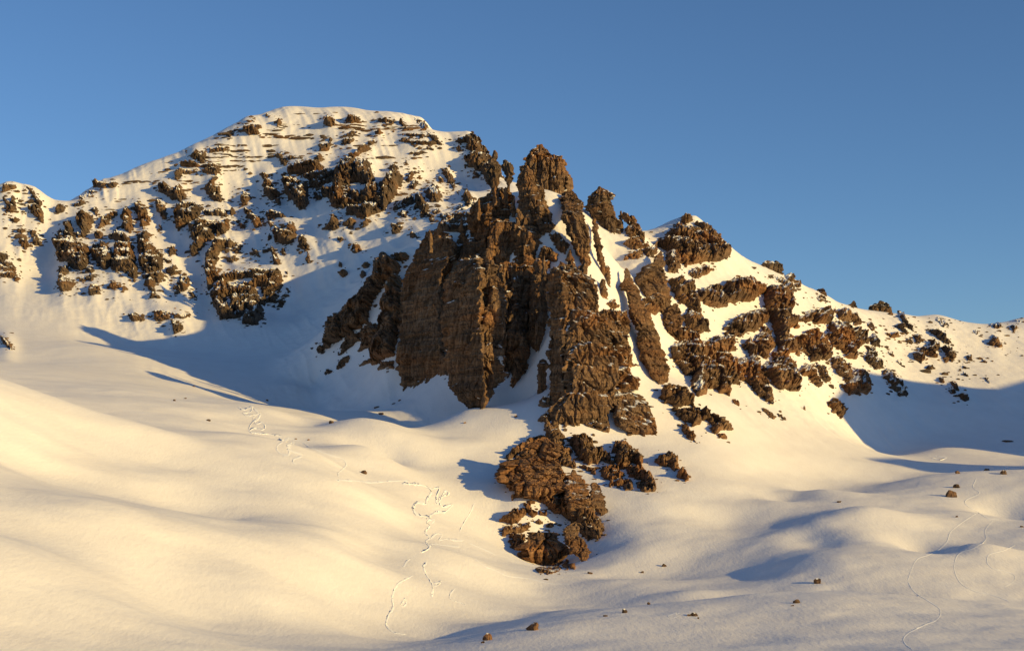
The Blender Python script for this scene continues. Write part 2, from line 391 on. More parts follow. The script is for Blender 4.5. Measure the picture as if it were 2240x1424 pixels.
O('rock_outcrop', 'single triangular dark rock high on the far right slope', 'outcrop', 'K', '1430 510 1470 450 1500 490 1540 540 1480 540', 374, KG)
O('rock_outcrop', 'row of small rocks along the far right skyline', 'outcrop', 'K', '1040 330 1070 320 1100 390 1070 360; 1105 350 1140 385 1110 360; 1600 390 1625 370 1640 400 1620 420; 1450 370 1500 360 1515 390 1480 395; 1630 345 1690 340 1690 360; 1325 420 1350 420 1345 450', 375, KG)
O('rock_rib', 'dark ragged rib inside the blue shadow, shaped like a hook', 'rock rib', 'K', '650 720 690 700 740 770 790 790 830 890 770 895 730 840 660 770', 376, KG, holes='750 820 775 810 790 850 760 860')
O('rock_rib', 'ragged brown rib stepping down to the upper edge of the blue shadow', 'rock rib', 'K', '520 600 570 560 610 610 650 670 640 700 590 690 530 660; 530 540 570 560 600 610 540 580; 690 580 715 575 735 615 710 605; 750 645 775 650 785 675', 377, KG)
O('rock_outcrop', 'string of dark boulders in the blue shadow of the far right slope', 'outcrop', 'K', '1060 770 1085 765 1100 800 1075 800; 1150 800 1190 810 1210 860 1180 850; 1135 865 1165 840 1190 880 1165 890; 1205 895 1245 880 1285 930 1260 945', 378, KG)
O('rock_outcrop', 'small scattered rocks on the lit far right slope, just above the shadow line', 'outcrop', 'K', '1270 610 1300 605 1310 640 1280 635; 1370 620 1400 635 1425 665 1390 650; 1230 675 1250 680 1265 700; 1245 725 1280 760 1250 750; 1400 770 1420 770 1435 805; 975 690 1000 675 1030 700 1000 705', 379, KG)

# ---- the big snow mountain behind
LP = 'rocks of the little peak at the left edge'
O('cliff', 'square dark block on top of the little peak at the left edge', 'cliff', 'A', '20 140 30 90 120 85 110 110 50 130', 401, LP)
O('rock_rib', 'dark rib down the right edge of the little peak', 'rock rib', 'A', '195 95 235 110 275 180 315 230 300 250 250 180; 205 250 270 235 325 300 320 360 280 335 240 285', 402, LP)
O('rock_outcrop', 'scattered small rocks on the face of the little peak', 'outcrop', 'A', '35 190 60 210 105 180 110 240 90 280 55 280 45 240; 60 340 90 325 140 345 120 360; 115 425 150 405 185 430 160 450; 150 500 175 470 200 480 215 540 190 555 160 540; 215 430 250 420 290 480 310 540 270 530 240 480', 403, LP, rag=1.4)
O('cliff_band', 'two short cliff bands at the left edge below the little peak', 'cliff band', 'A', '-20 590 30 580 70 630 40 640 20 660 -20 650; -20 690 40 665 90 670 120 700 110 725 60 715 -20 715; -20 735 50 725 120 740 145 780 120 795 60 770 -20 755', 404, LP)
O('rock_outcrop', 'small lone rock in smooth snow at the left edge, far below the cliff bands', 'outcrop', 'A', '10 1210 50 1220 90 1270 85 1305 50 1285 20 1260', 405)
LM = 'cliffs on the left of the snow mountain'
O('rock_outcrop', 'thin line of rocks along the left skyline of the snow mountain', 'outcrop', 'A', '690 80 720 55 780 75 860 80 850 95 770 95 700 95; 660 120 700 130 690 175 660 165; 420 260 470 235 490 250 470 285 425 290; 535 240 600 210 640 215 560 245; 590 180 640 150 620 185', 411, LM, rag=1.5)
O('cliff', 'small block of cliff at the upper left, above the leftmost big cliff', 'cliff', 'A', '570 340 600 310 680 310 695 350 670 440 610 470 600 420 580 380; 570 440 590 435 605 470 580 480; 670 270 710 255 735 290 720 315', 412, LM)
O('cliff', 'leftmost big cliff of the snow mountain, jagged shadow on snow at its left', 'cliff', 'A', '420 450 450 420 490 440 485 370 520 360 550 420 560 500 600 520 650 540 670 580 660 650 610 720 550 715 500 690 510 640 450 655 430 600 415 530', 413, LM, H=9)
O('cliff', 'stepped foot of the leftmost big cliff, broken by snow', 'cliff', 'A', '430 800 460 720 500 695 520 730 480 760 545 810 520 860 470 880 430 830; 620 700 680 690 720 715 680 745 640 730; 590 800 620 755 700 755 690 790 640 785; 655 870 690 825 760 830 740 850 745 890 700 895 660 890', 414, LM)
O('rock_rib', 'slim upright rock tooth between two snow gullies, above the second cliff from the left', 'rock rib', 'A', '875 400 910 370 900 300 940 245 970 290 985 420 960 440 920 400; 735 415 755 320 790 315 870 290 840 330 790 380; 700 450 740 430 770 460 745 485 710 470', 415, LM, H=7)
O('cliff', 'second big cliff from the left, made of two rounded pillars side by side', 'cliff', 'A', '670 590 690 540 770 530 830 560 840 620 830 680 780 720 740 690 710 640; 840 600 870 540 930 525 985 545 1000 620 1020 690 1025 760 1000 800 940 730 860 730 830 700; 810 480 830 455 855 450 870 430 910 430 960 490 975 520 930 510 860 500; 800 850 840 810 900 815 880 850 840 860; 905 845 930 840 950 860 910 865', 416, LM, H=8)
O('rock_rib', 'dark rib above the third cliff from the left, leaning to the right', 'rock rib', 'A', '1000 220 1030 205 1080 240 1085 290 1130 340 1100 380 1060 400 1020 310', 417, LM, H=7)
O('rock_rib', 'small dark blade of rock in the snow, right of the leaning rib', 'rock rib', 'A', '1150 200 1180 195 1220 240 1245 300 1230 340 1190 320 1165 260; 1180 380 1195 390 1200 420', 418, LM, H=6)
O('cliff', 'third big cliff from the left, tall and narrow beside a long snow gully', 'cliff', 'A', '1020 460 1080 440 1120 460 1090 510 1140 540 1200 590 1210 650 1190 720 1150 740 1080 740 1040 680 1030 580 1030 500; 1070 760 1120 745 1200 740 1240 790 1180 810 1160 800 1120 860 1080 830', 419, LM, H=8)
O('rock_outcrop', 'speckled small rocks on a snow rib right of the third cliff from the left', 'outcrop', 'A', '1230 570 1280 550 1310 600 1260 600; 1240 720 1290 690 1330 740 1270 760; 1250 780 1280 780 1275 810; 1310 840 1350 780 1390 785 1420 830 1370 870 1310 865; 1115 920 1130 860 1180 910 1190 925; 1220 630 1270 640 1250 665; 1400 880 1440 890 1460 920 1430 915', 420, LM, rag=1.4)
O('cliff', 'dark double crag on the upper left shoulder under a snow dome', 'cliff', 'A', '1170 80 1240 75 1270 120 1330 110 1390 160 1330 205 1240 170 1190 130', 421, LM)
O('rock_outcrop', 'thin broken line of rocks low on the mountain, at its snowy foot', 'outcrop', 'A', '1150 1080 1150 1025 1250 1030 1270 1060 1200 1095; 1280 1040 1410 1045 1380 1070 1290 1070; 955 1050 1010 1030 1070 1085 990 1085; 1280 1110 1300 1095 1360 1130 1340 1175 1290 1180; 1090 1060 1130 1050 1120 1075', 422, LM)
MM = 'cliffs in the middle of the snow mountain'
O('rock_crag', 'small castle like crag with a square top on the upper left ridge', 'crag', 'B', '230 450 235 380 330 375 335 440 300 450 270 440; 160 475 240 460 290 480 285 500 160 490; 300 490 340 470 420 470 420 495 320 500; 115 580 115 530 150 500 180 520 280 520 280 540 170 540 145 580; 310 530 350 505 440 510 430 540 340 545', 431, MM, H=7)
O('rock_rib', 'dark cone shaped rock below the castle like crag', 'rock rib', 'B', '330 650 370 620 410 545 430 570 415 620 455 680 450 750 410 740 360 710', 432, MM, H=7)
O('cliff', 'brown cliff of upright pillars left of centre, thin ledge running off its right', 'cliff', 'B', '110 900 130 790 200 770 280 780 320 800 300 850 250 890 200 920 140 960; 320 830 360 820 490 820 490 860 400 850 340 850; 520 830 550 810 560 840 530 850', 433, MM, H=8)
O('cliff', 'blunt brown cliff with two dark clefts, directly above the big bluff', 'cliff', 'B', '220 930 290 890 360 900 430 920 400 1000 380 1040 330 1060 280 1140 240 1160 230 1110 260 1050 240 1000; 430 970 440 920 510 885 520 930 480 980 420 1010', 434, MM, H=9)
O('rock_rib', 'ragged string of rocks running down the middle of the snow mountain', 'rock rib', 'B', '600 740 620 680 660 690 670 740 620 780; 620 800 680 820 720 870 750 880 755 930 710 940 680 890 640 860; 585 910 625 905 635 950 600 945', 435, MM)
O('rock_rib', 'second string of dark rocks, left of the double cliff near the middle', 'rock rib', 'B', '770 620 780 585 830 590 840 650 880 680 890 740 870 720 830 740 800 710 775 700; 750 550 790 540 830 570 780 580; 860 740 885 735 895 780 870 765', 436, MM, H=6)
O('cliff_band', 'thin cliff band with snow ledges above a barrel shaped rock', 'cliff band', 'B', '790 840 830 825 900 840 940 865 860 870 800 885; 775 890 830 900 860 930 820 940 790 910', 437, MM)
O('cliff', 'barrel shaped brown rock standing in snow above the blue shadow', 'cliff', 'B', '840 990 860 950 940 955 950 910 990 915 1010 970 990 1040 940 1065 860 1045', 438, MM, H=9)
O('rock_outcrop', 'little rocks scattered on the snow above the big bluff', 'outcrop', 'B', '800 1040 810 995 830 1000 825 1030; 800 1110 840 1090 855 1130 885 1190 880 1215 845 1205 840 1140; 900 1120 920 1100 930 1140 910 1145; 680 1100 720 1110 740 1160 710 1140; 930 1270 945 1265 945 1290', 439, MM)
O('rock_rib', 'upright finger of rock above a smaller one, at the edge of the shadow', 'rock rib', 'B', '1030 1010 1055 990 1090 1040 1105 1110 1060 1115 1035 1070; 1075 1190 1095 1125 1125 1190 1100 1210', 440, MM, H=7)
O('rock_rib', 'dark ragged left side of the big bluff, above a long snow gully', 'rock rib', 'D', '340 480 370 420 410 365 480 350 540 370 560 400 500 420 440 440 430 500 400 560 440 590 440 640 380 700 360 740 350 620 335 540', 441, MM, H=8)
O('cliff', 'big bluff of layered brown rock split by a snow ledge, low on the snow mountain', 'cliff', 'D', '440 640 560 598 700 582 885 590 900 680 915 720 860 740 790 780 770 830 700 825 660 850 630 880 600 940 540 940 450 940 420 880 390 820 380 760 420 700; 610 975 640 900 670 850 740 840 770 900 760 940 700 985', 442, MM, H=9, holes='470 670 560 655 640 640 700 655 640 672 540 685; 480 790 520 770 535 800 520 830 480 830; 705 720 740 710 765 760 760 790 730 770; 550 880 562 875 562 920')
O('rock_outcrop', 'small rocks on the snow above the roof of the big bluff', 'outcrop', 'D', '540 420 570 380 610 400 590 450 550 450; 490 500 530 490 585 500 560 515 500 515', 443, MM)
O('rock_outcrop', 'dark rocks in shade off the lower right corner of the big bluff', 'outcrop', 'D', '780 800 830 760 880 770 850 820 790 820; 870 850 890 805 930 820 900 855; 910 770 930 755 935 780; 940 715 955 720 950 745; 830 850 850 840 850 860', 444, MM)
O('cliff', 'biggest cliff of the snow mountain, a dark wall high in its middle', 'cliff', 'C', '70 740 110 640 105 560 150 490 210 478 270 480 330 490 385 470 370 540 400 570 390 620 470 630 520 570 590 540 610 590 560 690 520 760 480 805 440 790 400 755 290 770 200 780 170 810 110 790 75 760', 445, MM, H=13, holes='215 620 270 610 340 625 330 660 230 660')
O('cliff_band', 'rounded lower step under the biggest cliff', 'cliff band', 'C', '190 830 190 785 270 780 300 800 340 770 420 775 455 825 400 840 350 870 280 870 260 845', 446, MM)
O('cliff_band', 'short band of pillars at the upper left of the biggest cliff', 'cliff band', 'B', '950 540 960 490 1060 465 1140 465 1230 495 1190 530 1100 545 1010 550', 447, MM)
O('cliff', 'double rounded cliff with a white top step, left of the biggest cliff', 'cliff', 'B', '910 590 930 550 990 580 1060 600 1100 640 1105 740 1090 800 1030 800 985 750 960 710 930 690; 1140 690 1170 680 1200 720 1190 745 1160 735', 448, MM, H=9)
O('cliff', 'dark recessed wall joining the double rounded cliff to the biggest cliff', 'cliff', 'B', '1060 560 1140 550 1200 520 1290 530 1290 600 1210 620 1200 660 1150 660 1110 640 1090 590; 1200 640 1280 650 1260 720 1210 715', 449, MM, H=7)
RM = 'outcrops on the right side of the snow mountain'
O('rock_outcrop', 'dark rocks on the snow rib just right of the biggest cliff', 'outcrop', 'C', '640 590 660 540 700 530 690 580 660 600; 510 505 550 490 580 510 540 520; 610 470 640 455 660 480 630 485', 461, RM)
O('rock_rib', 'brown rib with a wedge shaped lower end, above the dark left side of the buttress', 'rock rib', 'C', '705 800 720 720 760 710 800 790 790 840 750 850 740 800; 780 680 830 640 880 650 900 740 830 760 790 720', 462, RM, H=7)
O('rock_outcrop', 'jagged dark rocks in the diagonal shadow left of the wedge shaped rib', 'outcrop', 'C', '530 990 540 920 580 930 610 940 600 970 560 995; 580 850 610 820 650 830 640 870 590 860; 545 810 580 770 620 740 690 720 690 770 620 790 570 815; 660 640 700 600 730 610 700 650', 463, RM)
O('rock_rib', 'thin slanting line of dark rocks beside the smooth snow ramp', 'rock rib', 'C', '905 510 940 510 980 570 1010 640 990 660 950 610 930 560; 880 570 910 580 910 610 890 600; 1010 670 1035 680 1030 700', 464, RM)
O('rock_outcrop', 'rocks at the bottom of the smooth snow ramp, touching the buttress summit', 'outcrop', 'C', '1060 740 1090 660 1120 720 1150 780 1120 790 1080 770; 1010 800 1050 785 1080 805 1030 810; 985 870 1000 845 1050 850 1040 880; 1070 860 1100 835 1130 850 1100 870', 465, RM)
O('rock_outcrop', 'small rocks on the sunny snow left of the buttress summit', 'outcrop', 'C', '800 850 840 850 850 890 820 900; 830 830 880 800 890 830 850 840; 665 1000 690 975 740 1000 720 1020 670 1020; 890 870 900 840 940 850 960 880 930 890', 466, RM)
O('rock_outcrop', 'three small pointed rocks in a row below the biggest cliff', 'outcrop', 'C', '20 950 60 930 95 845 130 870 155 920 140 960 100 960; 180 920 230 880 255 900 250 945 210 940; 310 945 345 870 380 895 340 935', 467, RM, H=6)
O('rock_outcrop', 'two lone rocks on the smooth snow above the straight shadow edge', 'outcrop', 'C', '130 1030 150 1008 170 1030 150 1050; 230 1110 250 1080 290 1075 300 1110 250 1130', 468, RM, H=4)
SB = 'summit bands'
O('cliff', 'dark cliff on the right end of the flat summit, dropping along the skyline', 'cliff', 'C', '680 120 780 155 800 230 770 215 730 170; 800 245 850 265 900 330 880 330 830 290', 471, SB)
O('cliff_band', 'dark bands on the right part of the summit snow, next to the skyline cliff', 'cliff band', 'C', '435 150 480 135 555 150 530 170 440 165; 580 150 610 140 640 215 600 190; 585 250 650 245 770 260 760 275 650 262; 585 300 640 305 780 305 830 320 760 330 640 318; 770 340 810 350 840 370 800 370; 670 390 740 385 780 400 720 410', 472, SB, rag=1.5)
O('cliff_band', 'short dark bands stacked down two snow ribs under the middle of the summit', 'cliff band', 'C', '410 240 430 225 475 240 440 255; 195 160 210 130 275 130 285 155 230 168; 20 180 40 150 60 130 110 140 120 170 60 190; 180 260 240 235 270 240 230 260; 150 320 180 295 250 300 230 320 170 335; -20 345 60 330 80 290 90 330 60 370', 473, SB, rag=1.3)
O('cliff_band', 'dark slanting band leading up from the biggest cliff towards the summit', 'cliff band', 'C', '150 460 200 430 290 370 330 345 390 355 330 380 260 420 200 465; 360 320 400 295 410 310 380 325', 474, SB)
O('cliff_band', 'thin dark bands under the left end of the summit', 'cliff band', 'B', '610 220 640 200 700 200 745 250 660 250; 560 230 580 210 610 220 590 235; 630 150 660 140 700 155 650 165; 370 360 440 350 520 370 450 375 380 375; 860 160 890 155 900 180 870 185; 780 110 800 100 815 115 790 125; 490 260 530 260 520 275', 475, SB, rag=1.4)
O('cliff_band', 'dark band of rock at the left end of the crag wall, under the summit snow', 'cliff band', 'B', '860 400 900 400 940 440 930 480 900 460; 1150 420 1190 390 1220 440 1180 465 1150 450; 940 425 1060 425 1050 432 950 435', 476, SB)
O('cliff', 'small dark snowy peak on the skyline just right of the big summit', 'peak', 'C', '1010 320 1050 295 1080 275 1125 245 1165 270 1200 330 1255 390 1270 440 1230 500 1150 500 1080 490 1070 450 1110 400 1080 330 1040 320; 1180 500 1260 460 1330 490 1340 560 1300 630 1260 630 1210 570; 1020 370 1040 350 1050 370 1030 380; 1110 520 1160 540 1180 590 1150 570', 477, SB, H=8, rag=1.6)
RIBS = [p for o in OUT if o[6] == 'far' for p in o[3]]

# ------------------------------------------------------------------ the ground: one sheet through surveyed points
# each entry: photo column, photo row, distance in metres
PTS = []
def pts(s):
    for a in s.split():
        PTS.append(tuple(float(q) for q in a.split(',')))
pts('''-400,1750,90 200,1760,120 800,1740,150 1120,1700,150 1500,1650,150 2000,1640,150 2640,1640,150
-400,1500,140 0,1560,170 400,1560,210 800,1520,260 1120,1470,250 1500,1450,250 1900,1445,250 2240,1450,250 2640,1450,250
0,1424,235 400,1430,270 700,1432,310 860,1412,345 950,1406,378 1010,1424,290 1098,1387,325 1200,1424,280 1450,1400,300 1700,1385,310 2000,1395,300 2240,1400,300
1181,1352,380 1240,1342,385 1436,1331,395 1610,1308,405 1820,1293,415 2043,1308,405 2240,1331,395 2600,1350,390
1030,1381,400 1120,1368,425 1160,1348,440
1240,1341,430 1436,1333,445 1610,1315,455 1820,1303,465 2043,1312,455 2240,1330,450
1200,1296,505 1338,1264,520 1463,1266,520 1561,1274,515 1642,1270,520 1250,1268,540 1463,1263,560
1000,1310,445 900,1320,425 1060,1270,500
200,1200,350 500,1200,395 800,1200,465 0,1200,315 -300,1150,270 950,1200,535 1100,1215,600 1200,1250,610
500,1050,525 200,1000,500 0,1000,440 -300,950,380 750,1060,555 350,1100,450 500,960,640 300,930,620 188,903,660
-150,790,500 0,827,560 66,868,610 0,850,640 -150,815,590 0,795,830 -300,760,850 100,840,780
254,892,690 320,888,715 417,894,735 518,881,790 559,884,790 610,899,785 661,924,775 691,931,770 722,925,770 793,917,768 849,953,740
700,1000,620 650,962,690 700,950,725 800,980,690 790,1037,640 900,1080,640
518,878,840 610,890,850 691,905,960 793,902,930
950,1100,645 1000,1000,735 1050,930,803 1000,962,765 894,996,722 957,952,775 1028,890,850 1060,1050,700 1090,1120,662
880,960,862 900,935,897 920,900,920 848,1018,712
300,850,800 200,830,820 400,868,800 100,790,880 200,780,900 180,760,930 300,800,880 450,855,850 420,830,880
600,868,875 520,800,935 600,800,935 700,885,1055 750,872,1040 800,862,1020  640,840,893
500,727,1010 424,717,1015 304,747,1000 250,692,1030 130,655,1050 0,665,1040 -200,680,1030 150,720,1000 0,730,980
380,640,1065 200,500,1190 300,450,1230 400,400,1260 500,500,1165 500,600,1095 600,450,1205 600,350,1270 700,300,1310 700,460,1180  640,690,1035 570,710,1020
800,400,1220 900,350,1270 900,450,1175 850,520,1120 950,420,1220 1000,400,1250 1040,430,1205  650,620,1060 100,600,1120 300,550,1140 200,600,1100
0,560,1130 60,500,1190 100,560,1150
-400,440,1260 -150,440,1250 0,407,1240 45,405,1240 75,422,1250 97,457,1265 118,460,1275 160,440,1270 250,390,1285 330,356,1300 420,330,1310 480,296,1325 540,265,1345 590,249,1355 625,235,1365 700,238,1370 750,236,1372 800,243,1370 850,250,1365 900,258,1358 925,275,1345 955,318,1335
985,322,1330 1030,305,1300 1090,385,1260 1120,400,1215 1180,432,1150 1060,425,1170
870,846,995 945,851,940 1026,900,880 1080,850,897 930,700,1015 950,560,1035 1000,490,1050 1080,440,1045 
860,780,1010 780,850,1040 
 
1215,430,1000 1200,480,975 1230,540,950 1290,600,932 1330,660,915 1360,740,897 1385,800,880 1115,612,955 1110,700,942 1112,800,920 1150,790,915 1130,860,892 1170,850,884
1206,938,790 1240,830,845 1245,680,890 1280,520,1060 1250,450,1020 1170,520,965
1400,1200,600 1330,1150,650 1450,1100,680 1450,1000,770 1330,950,795 1437,940,815 1450,880,850 1500,850,880 1600,1000,800 1600,1150,665 1550,1235,575 1280,1230,600 1230,1180,650 1240,1060,715 1300,1000,765 1150,1100,665 1120,1010,740 1180,960,785
1640,1258,540 1660,1180,615 1690,1100,700 1750,1235,530 1780,1150,610 1800,1070,740 1850,1200,560 1820,1255,500
1722,1097,720 1820,1084,755 1954,1064,785 2021,1048,800 2088,1039,810 2240,1028,820 2600,1010,820
1954,1055,840 2088,1036,860 2240,1026,875 2600,1010,900
1900,1130,660 1950,1190,580 2000,1240,510 2240,1120,690 2100,1190,590 2240,1250,520 2240,1180,600 2400,1100,700
1700,950,895 1800,1010,860 1700,1040,800 1794,919,985 1834,972,930 1910,1004,905 1972,1017,885
1860,945,1050 1935,993,1005 2050,977,1015 2150,978,1015 2240,991,1000 2600,980,1000 2000,1012,930 2240,1002,960
1930,985,1060 2050,972,1075 2240,980,1070 2100,950,1120 2240,945,1130 1950,950,1095 2600,930,1150
2240,880,1200 2050,880,1180 1930,890,1130 1850,890,1090 2000,800,1265 2200,850,1225 2240,800,1290 2240,740,1370 2600,800,1290
1600,870,935 1700,860,985 1780,870,1030 1850,840,1120 1600,720,1060 1500,720,1005 1480,620,1065 1400,575,1075 1352,590,1060 1550,630,1120 1620,650,1140 1700,650,1195 1800,710,1225 1900,740,1280 1700,770,1075 1800,800,1130 1450,800,925 1420,700,965 1380,640,985
1320,570,1085 1362,505,1150 1385,500,1150 1405,515,1145 1430,545,1160
1450,525,1190 1490,482,1225 1515,472,1235 1540,487,1240 1575,522,1245 1610,551,1255 1650,578,1270 1690,592,1290 1740,617,1305 1790,641,1325 1830,661,1340 1870,674,1355 1920,682,1375 1975,691,1400 2000,693,1410 2050,691,1430 2100,709,1440 2140,714,1445 2200,706,1455 2240,698,1460 2600,690,1480''')
# the far side of the crest falls away again
for u, v, y in list(PTS):
    pass
for u, v, y in ((-400,440,1260),(-150,440,1250),(0,407,1240),(75,422,1250),(118,460,1275),(250,390,1285),(420,330,1310),(540,265,1345),(625,235,1365),(750,236,1372),(850,250,1365),(925,275,1345),(985,322,1330),(1090,385,1290),(1180,480,1250),(1280,520,1190),(1385,540,1230),(1430,545,1230),(1515,472,1240),(1610,551,1255),(1740,617,1305),(1870,674,1355),(2000,693,1410),(2140,714,1445),(2240,698,1460),(2600,690,1480)):
    PTS.append((u, v + 75, y + 110))
    PTS.append((u, v + 330, y + 600))
PT = np.array(PTS)
# the valley and the snow mountain on the left lie well behind the buttress
lm = np.interp(PT[:, 2], [800, 830, 880, 950, 1000, 1060, 1160, 1260, 1372, 2100], [800, 920, 1075, 1185, 1290, 1420, 1590, 1750, 1900, 2700])
rm = np.interp(PT[:, 2], [1075, 1130, 1200, 1372, 2100], [1330, 1450, 1600, 1900, 2700])
PT[:, 2] = np.where((PT[:, 0] < 690) & (PT[:, 2] > 800), lm, np.where((PT[:, 0] < 1121) & (PT[:, 2] >= 1075), rm, PT[:, 2]))
PT = np.concatenate([PT, [(1100, 540, 1150), (1040, 540, 1150), (980, 560, 1160), (930, 580, 1150), (1150, 500, 1260), (1210, 490, 1300), (1100, 480, 1330), (700, 825, 1115), (700, 772, 1130), (740, 740, 1122), (770, 690, 1122), (830, 600, 1130), (880, 560, 1110), (760, 800, 1085), (890, 590, 1100), (840, 585, 1290), (700, 735, 1240), (760, 650, 1300), (834, 565, 1390), (704, 556, 1450), (690, 520, 1490)]])

def tps_fit(X, val, lam):
    n = len(X)
    d2 = ((X[:, None, :] - X[None, :, :]) ** 2).sum(-1)
    K = 0.5 * d2 * np.log(d2 + 1e-12) + lam * np.eye(n)
    Pm = np.concatenate([np.ones((n, 1)), X], 1)
    A = np.zeros((n + 3, n + 3))
    A[:n, :n] = K
    A[:n, n:] = Pm
    A[n:, :n] = Pm.T
    return np.linalg.solve(A, np.concatenate([val, np.zeros(3)]))

def st(u, y):
    return np.stack([(u - U0) / F * 1.15, np.log(y)], -1)

XC = st(PT[:, 0], PT[:, 2])
WT = tps_fit(XC, PT[:, 1], 3e-6)
NU = 1100
UG = np.linspace(-330.0, 2570.0, NU)
YG = np.concatenate([np.exp(np.linspace(math.log(120), math.log(950), 560, endpoint=False)),
                     np.linspace(950, 1950, 670, endpoint=False), np.linspace(1950, 3200, 60)])
NY = len(YG)
def tps_eval(X):
    out = np.zeros(len(X))
    for a in range(0, len(X), 20000):
        b = X[a:a + 20000]
        d2 = (b * b).sum(1)[:, None] + (XC * XC).sum(1)[None, :] - 2 * b @ XC.T
        np.maximum(d2, 0, out=d2)
        out[a:a + 20000] = (0.5 * d2 * np.log(d2 + 1e-12)) @ WT[:-3] + WT[-3] + b @ WT[-2:]
    return out
# coarse evaluation, Catmull-Rom upsampling
def upsample(A, xi, axis):
    A = np.moveaxis(A, axis, 0)
    n = A.shape[0]
    i = np.clip(np.floor(xi).astype(int), 0, n - 2)
    f = (xi - i).reshape(-1, *([1] * (A.ndim - 1)))
    g = lambda k: A[np.clip(i + k, 0, n - 1)]
    p0, p1, p2, p3 = g(-1), g(0), g(1), g(2)
    r = p1 + .5 * f * (p2 - p0 + f * (2 * p0 - 5 * p1 + 4 * p2 - p3 + f * (3 * (p1 - p2) + p3 - p0)))
    return np.moveaxis(r, 0, axis)
cu = np.linspace(UG[0], UG[-1], 260)
cl = np.linspace(math.log(118), math.log(3300), 360)
gu, gl = np.meshgrid(cu, cl, indexing='ij')
VV = tps_eval(np.stack([(gu.ravel() - U0) / F * 1.15, gl.ravel()], 1)).reshape(gu.shape)
VV = upsample(VV, (np.log(YG) - cl[0]) / (cl[1] - cl[0]), 1)
VV = upsample(VV, (UG - cu[0]) / (cu[1] - cu[0]), 0)          # NU x NY of photo rows
XG = (UG[:, None] - U0) / F * YG[None, :]
ZG = (V0 - VV) / F * YG[None, :]
BUMPS = [(700, 430, 22, 30, 3.2), (215, 372, 24, 26, 2.6), (430, 470, 24, 26, -3.0), (820, 470, 12, 30, -2.2), (120, 455, 22, 24, -2.6), (300, 560, 34, 22, 2.6), (560, 610, 30, 24, 2.4), (640, 690, 26, 26, -2.2),
         (60, 300, 22, 22, 2.0), (420, 320, 18, 26, -2.0), (560, 360, 16, 26, 2.2), (1000, 520, 18, 26, 2.4), (880, 560, 16, 22, -2.0), (1500, 480, 16, 12, 1.6), (1900, 640, 22, 20, 3.0), (1780, 590, 12, 22, -2.6), (2120, 560, 18, 18, 2.4), (2040, 570, 10, 22, -2.6), (2200, 690, 16, 22, -3.2)]
# BUMPS: photo column, distance, radius across (m), radius along (m), height (m)
for bu, by, rx, ry, hz in BUMPS:
    ZG += 1.7 * hz * np.exp(-((XG - (bu - U0) / F * by) / rx) ** 2 - ((YG[None, :] - by) / ry) ** 2)
# snow relief: swells near, flutes running down the faces far
P3 = np.stack([XG.ravel(), np.broadcast_to(YG, XG.shape).ravel(), np.zeros(XG.size)], 1)
sw = fbm(P3 / 60.0, 3, 3).reshape(XG.shape)
rip = fbm(P3 / 9.0, 3, 9).reshape(XG.shape)
slope = np.hypot(np.gradient(ZG, axis=1) / np.gradient(YG)[None, :], np.gradient(ZG, axis=0) / np.maximum(np.gradient(XG, axis=0), .1))
steep = np.clip((slope - .25) / .3, 0, 1) * np.clip((YG[None, :] - 800) / 200, 0, 1)
fl = 1 - np.abs(fbm(np.stack([P3[:, 0] / 16 + .02 * P3[:, 1], P3[:, 1] / 110, P3[:, 2]], 1), 3, 77).reshape(XG.shape)) * 2
rough = fbm(P3 / 5.0, 4, 15).reshape(XG.shape)
ZG += sw * 1.5 * np.clip((1100 - YG[None, :]) / 300, .6, 1) + fbm(P3 / 130.0, 2, 33).reshape(XG.shape) * 2.5 + rip * .14 + fbm(np.stack([P3[:, 0] / 34 - P3[:, 1] / 60, P3[:, 0] / 150 + P3[:, 1] / 40, P3[:, 2]], 1), 3, 51).reshape(XG.shape) * 1.1 * np.clip((1000 - YG[None, :]) / 300, 0, 1) + steep * (np.interp(UG, [1000, 1150], [1.7, .9])[:, None] * fl + .5 * rough)
VV = V0 - ZG / np.broadcast_to(YG, XG.shape) * F
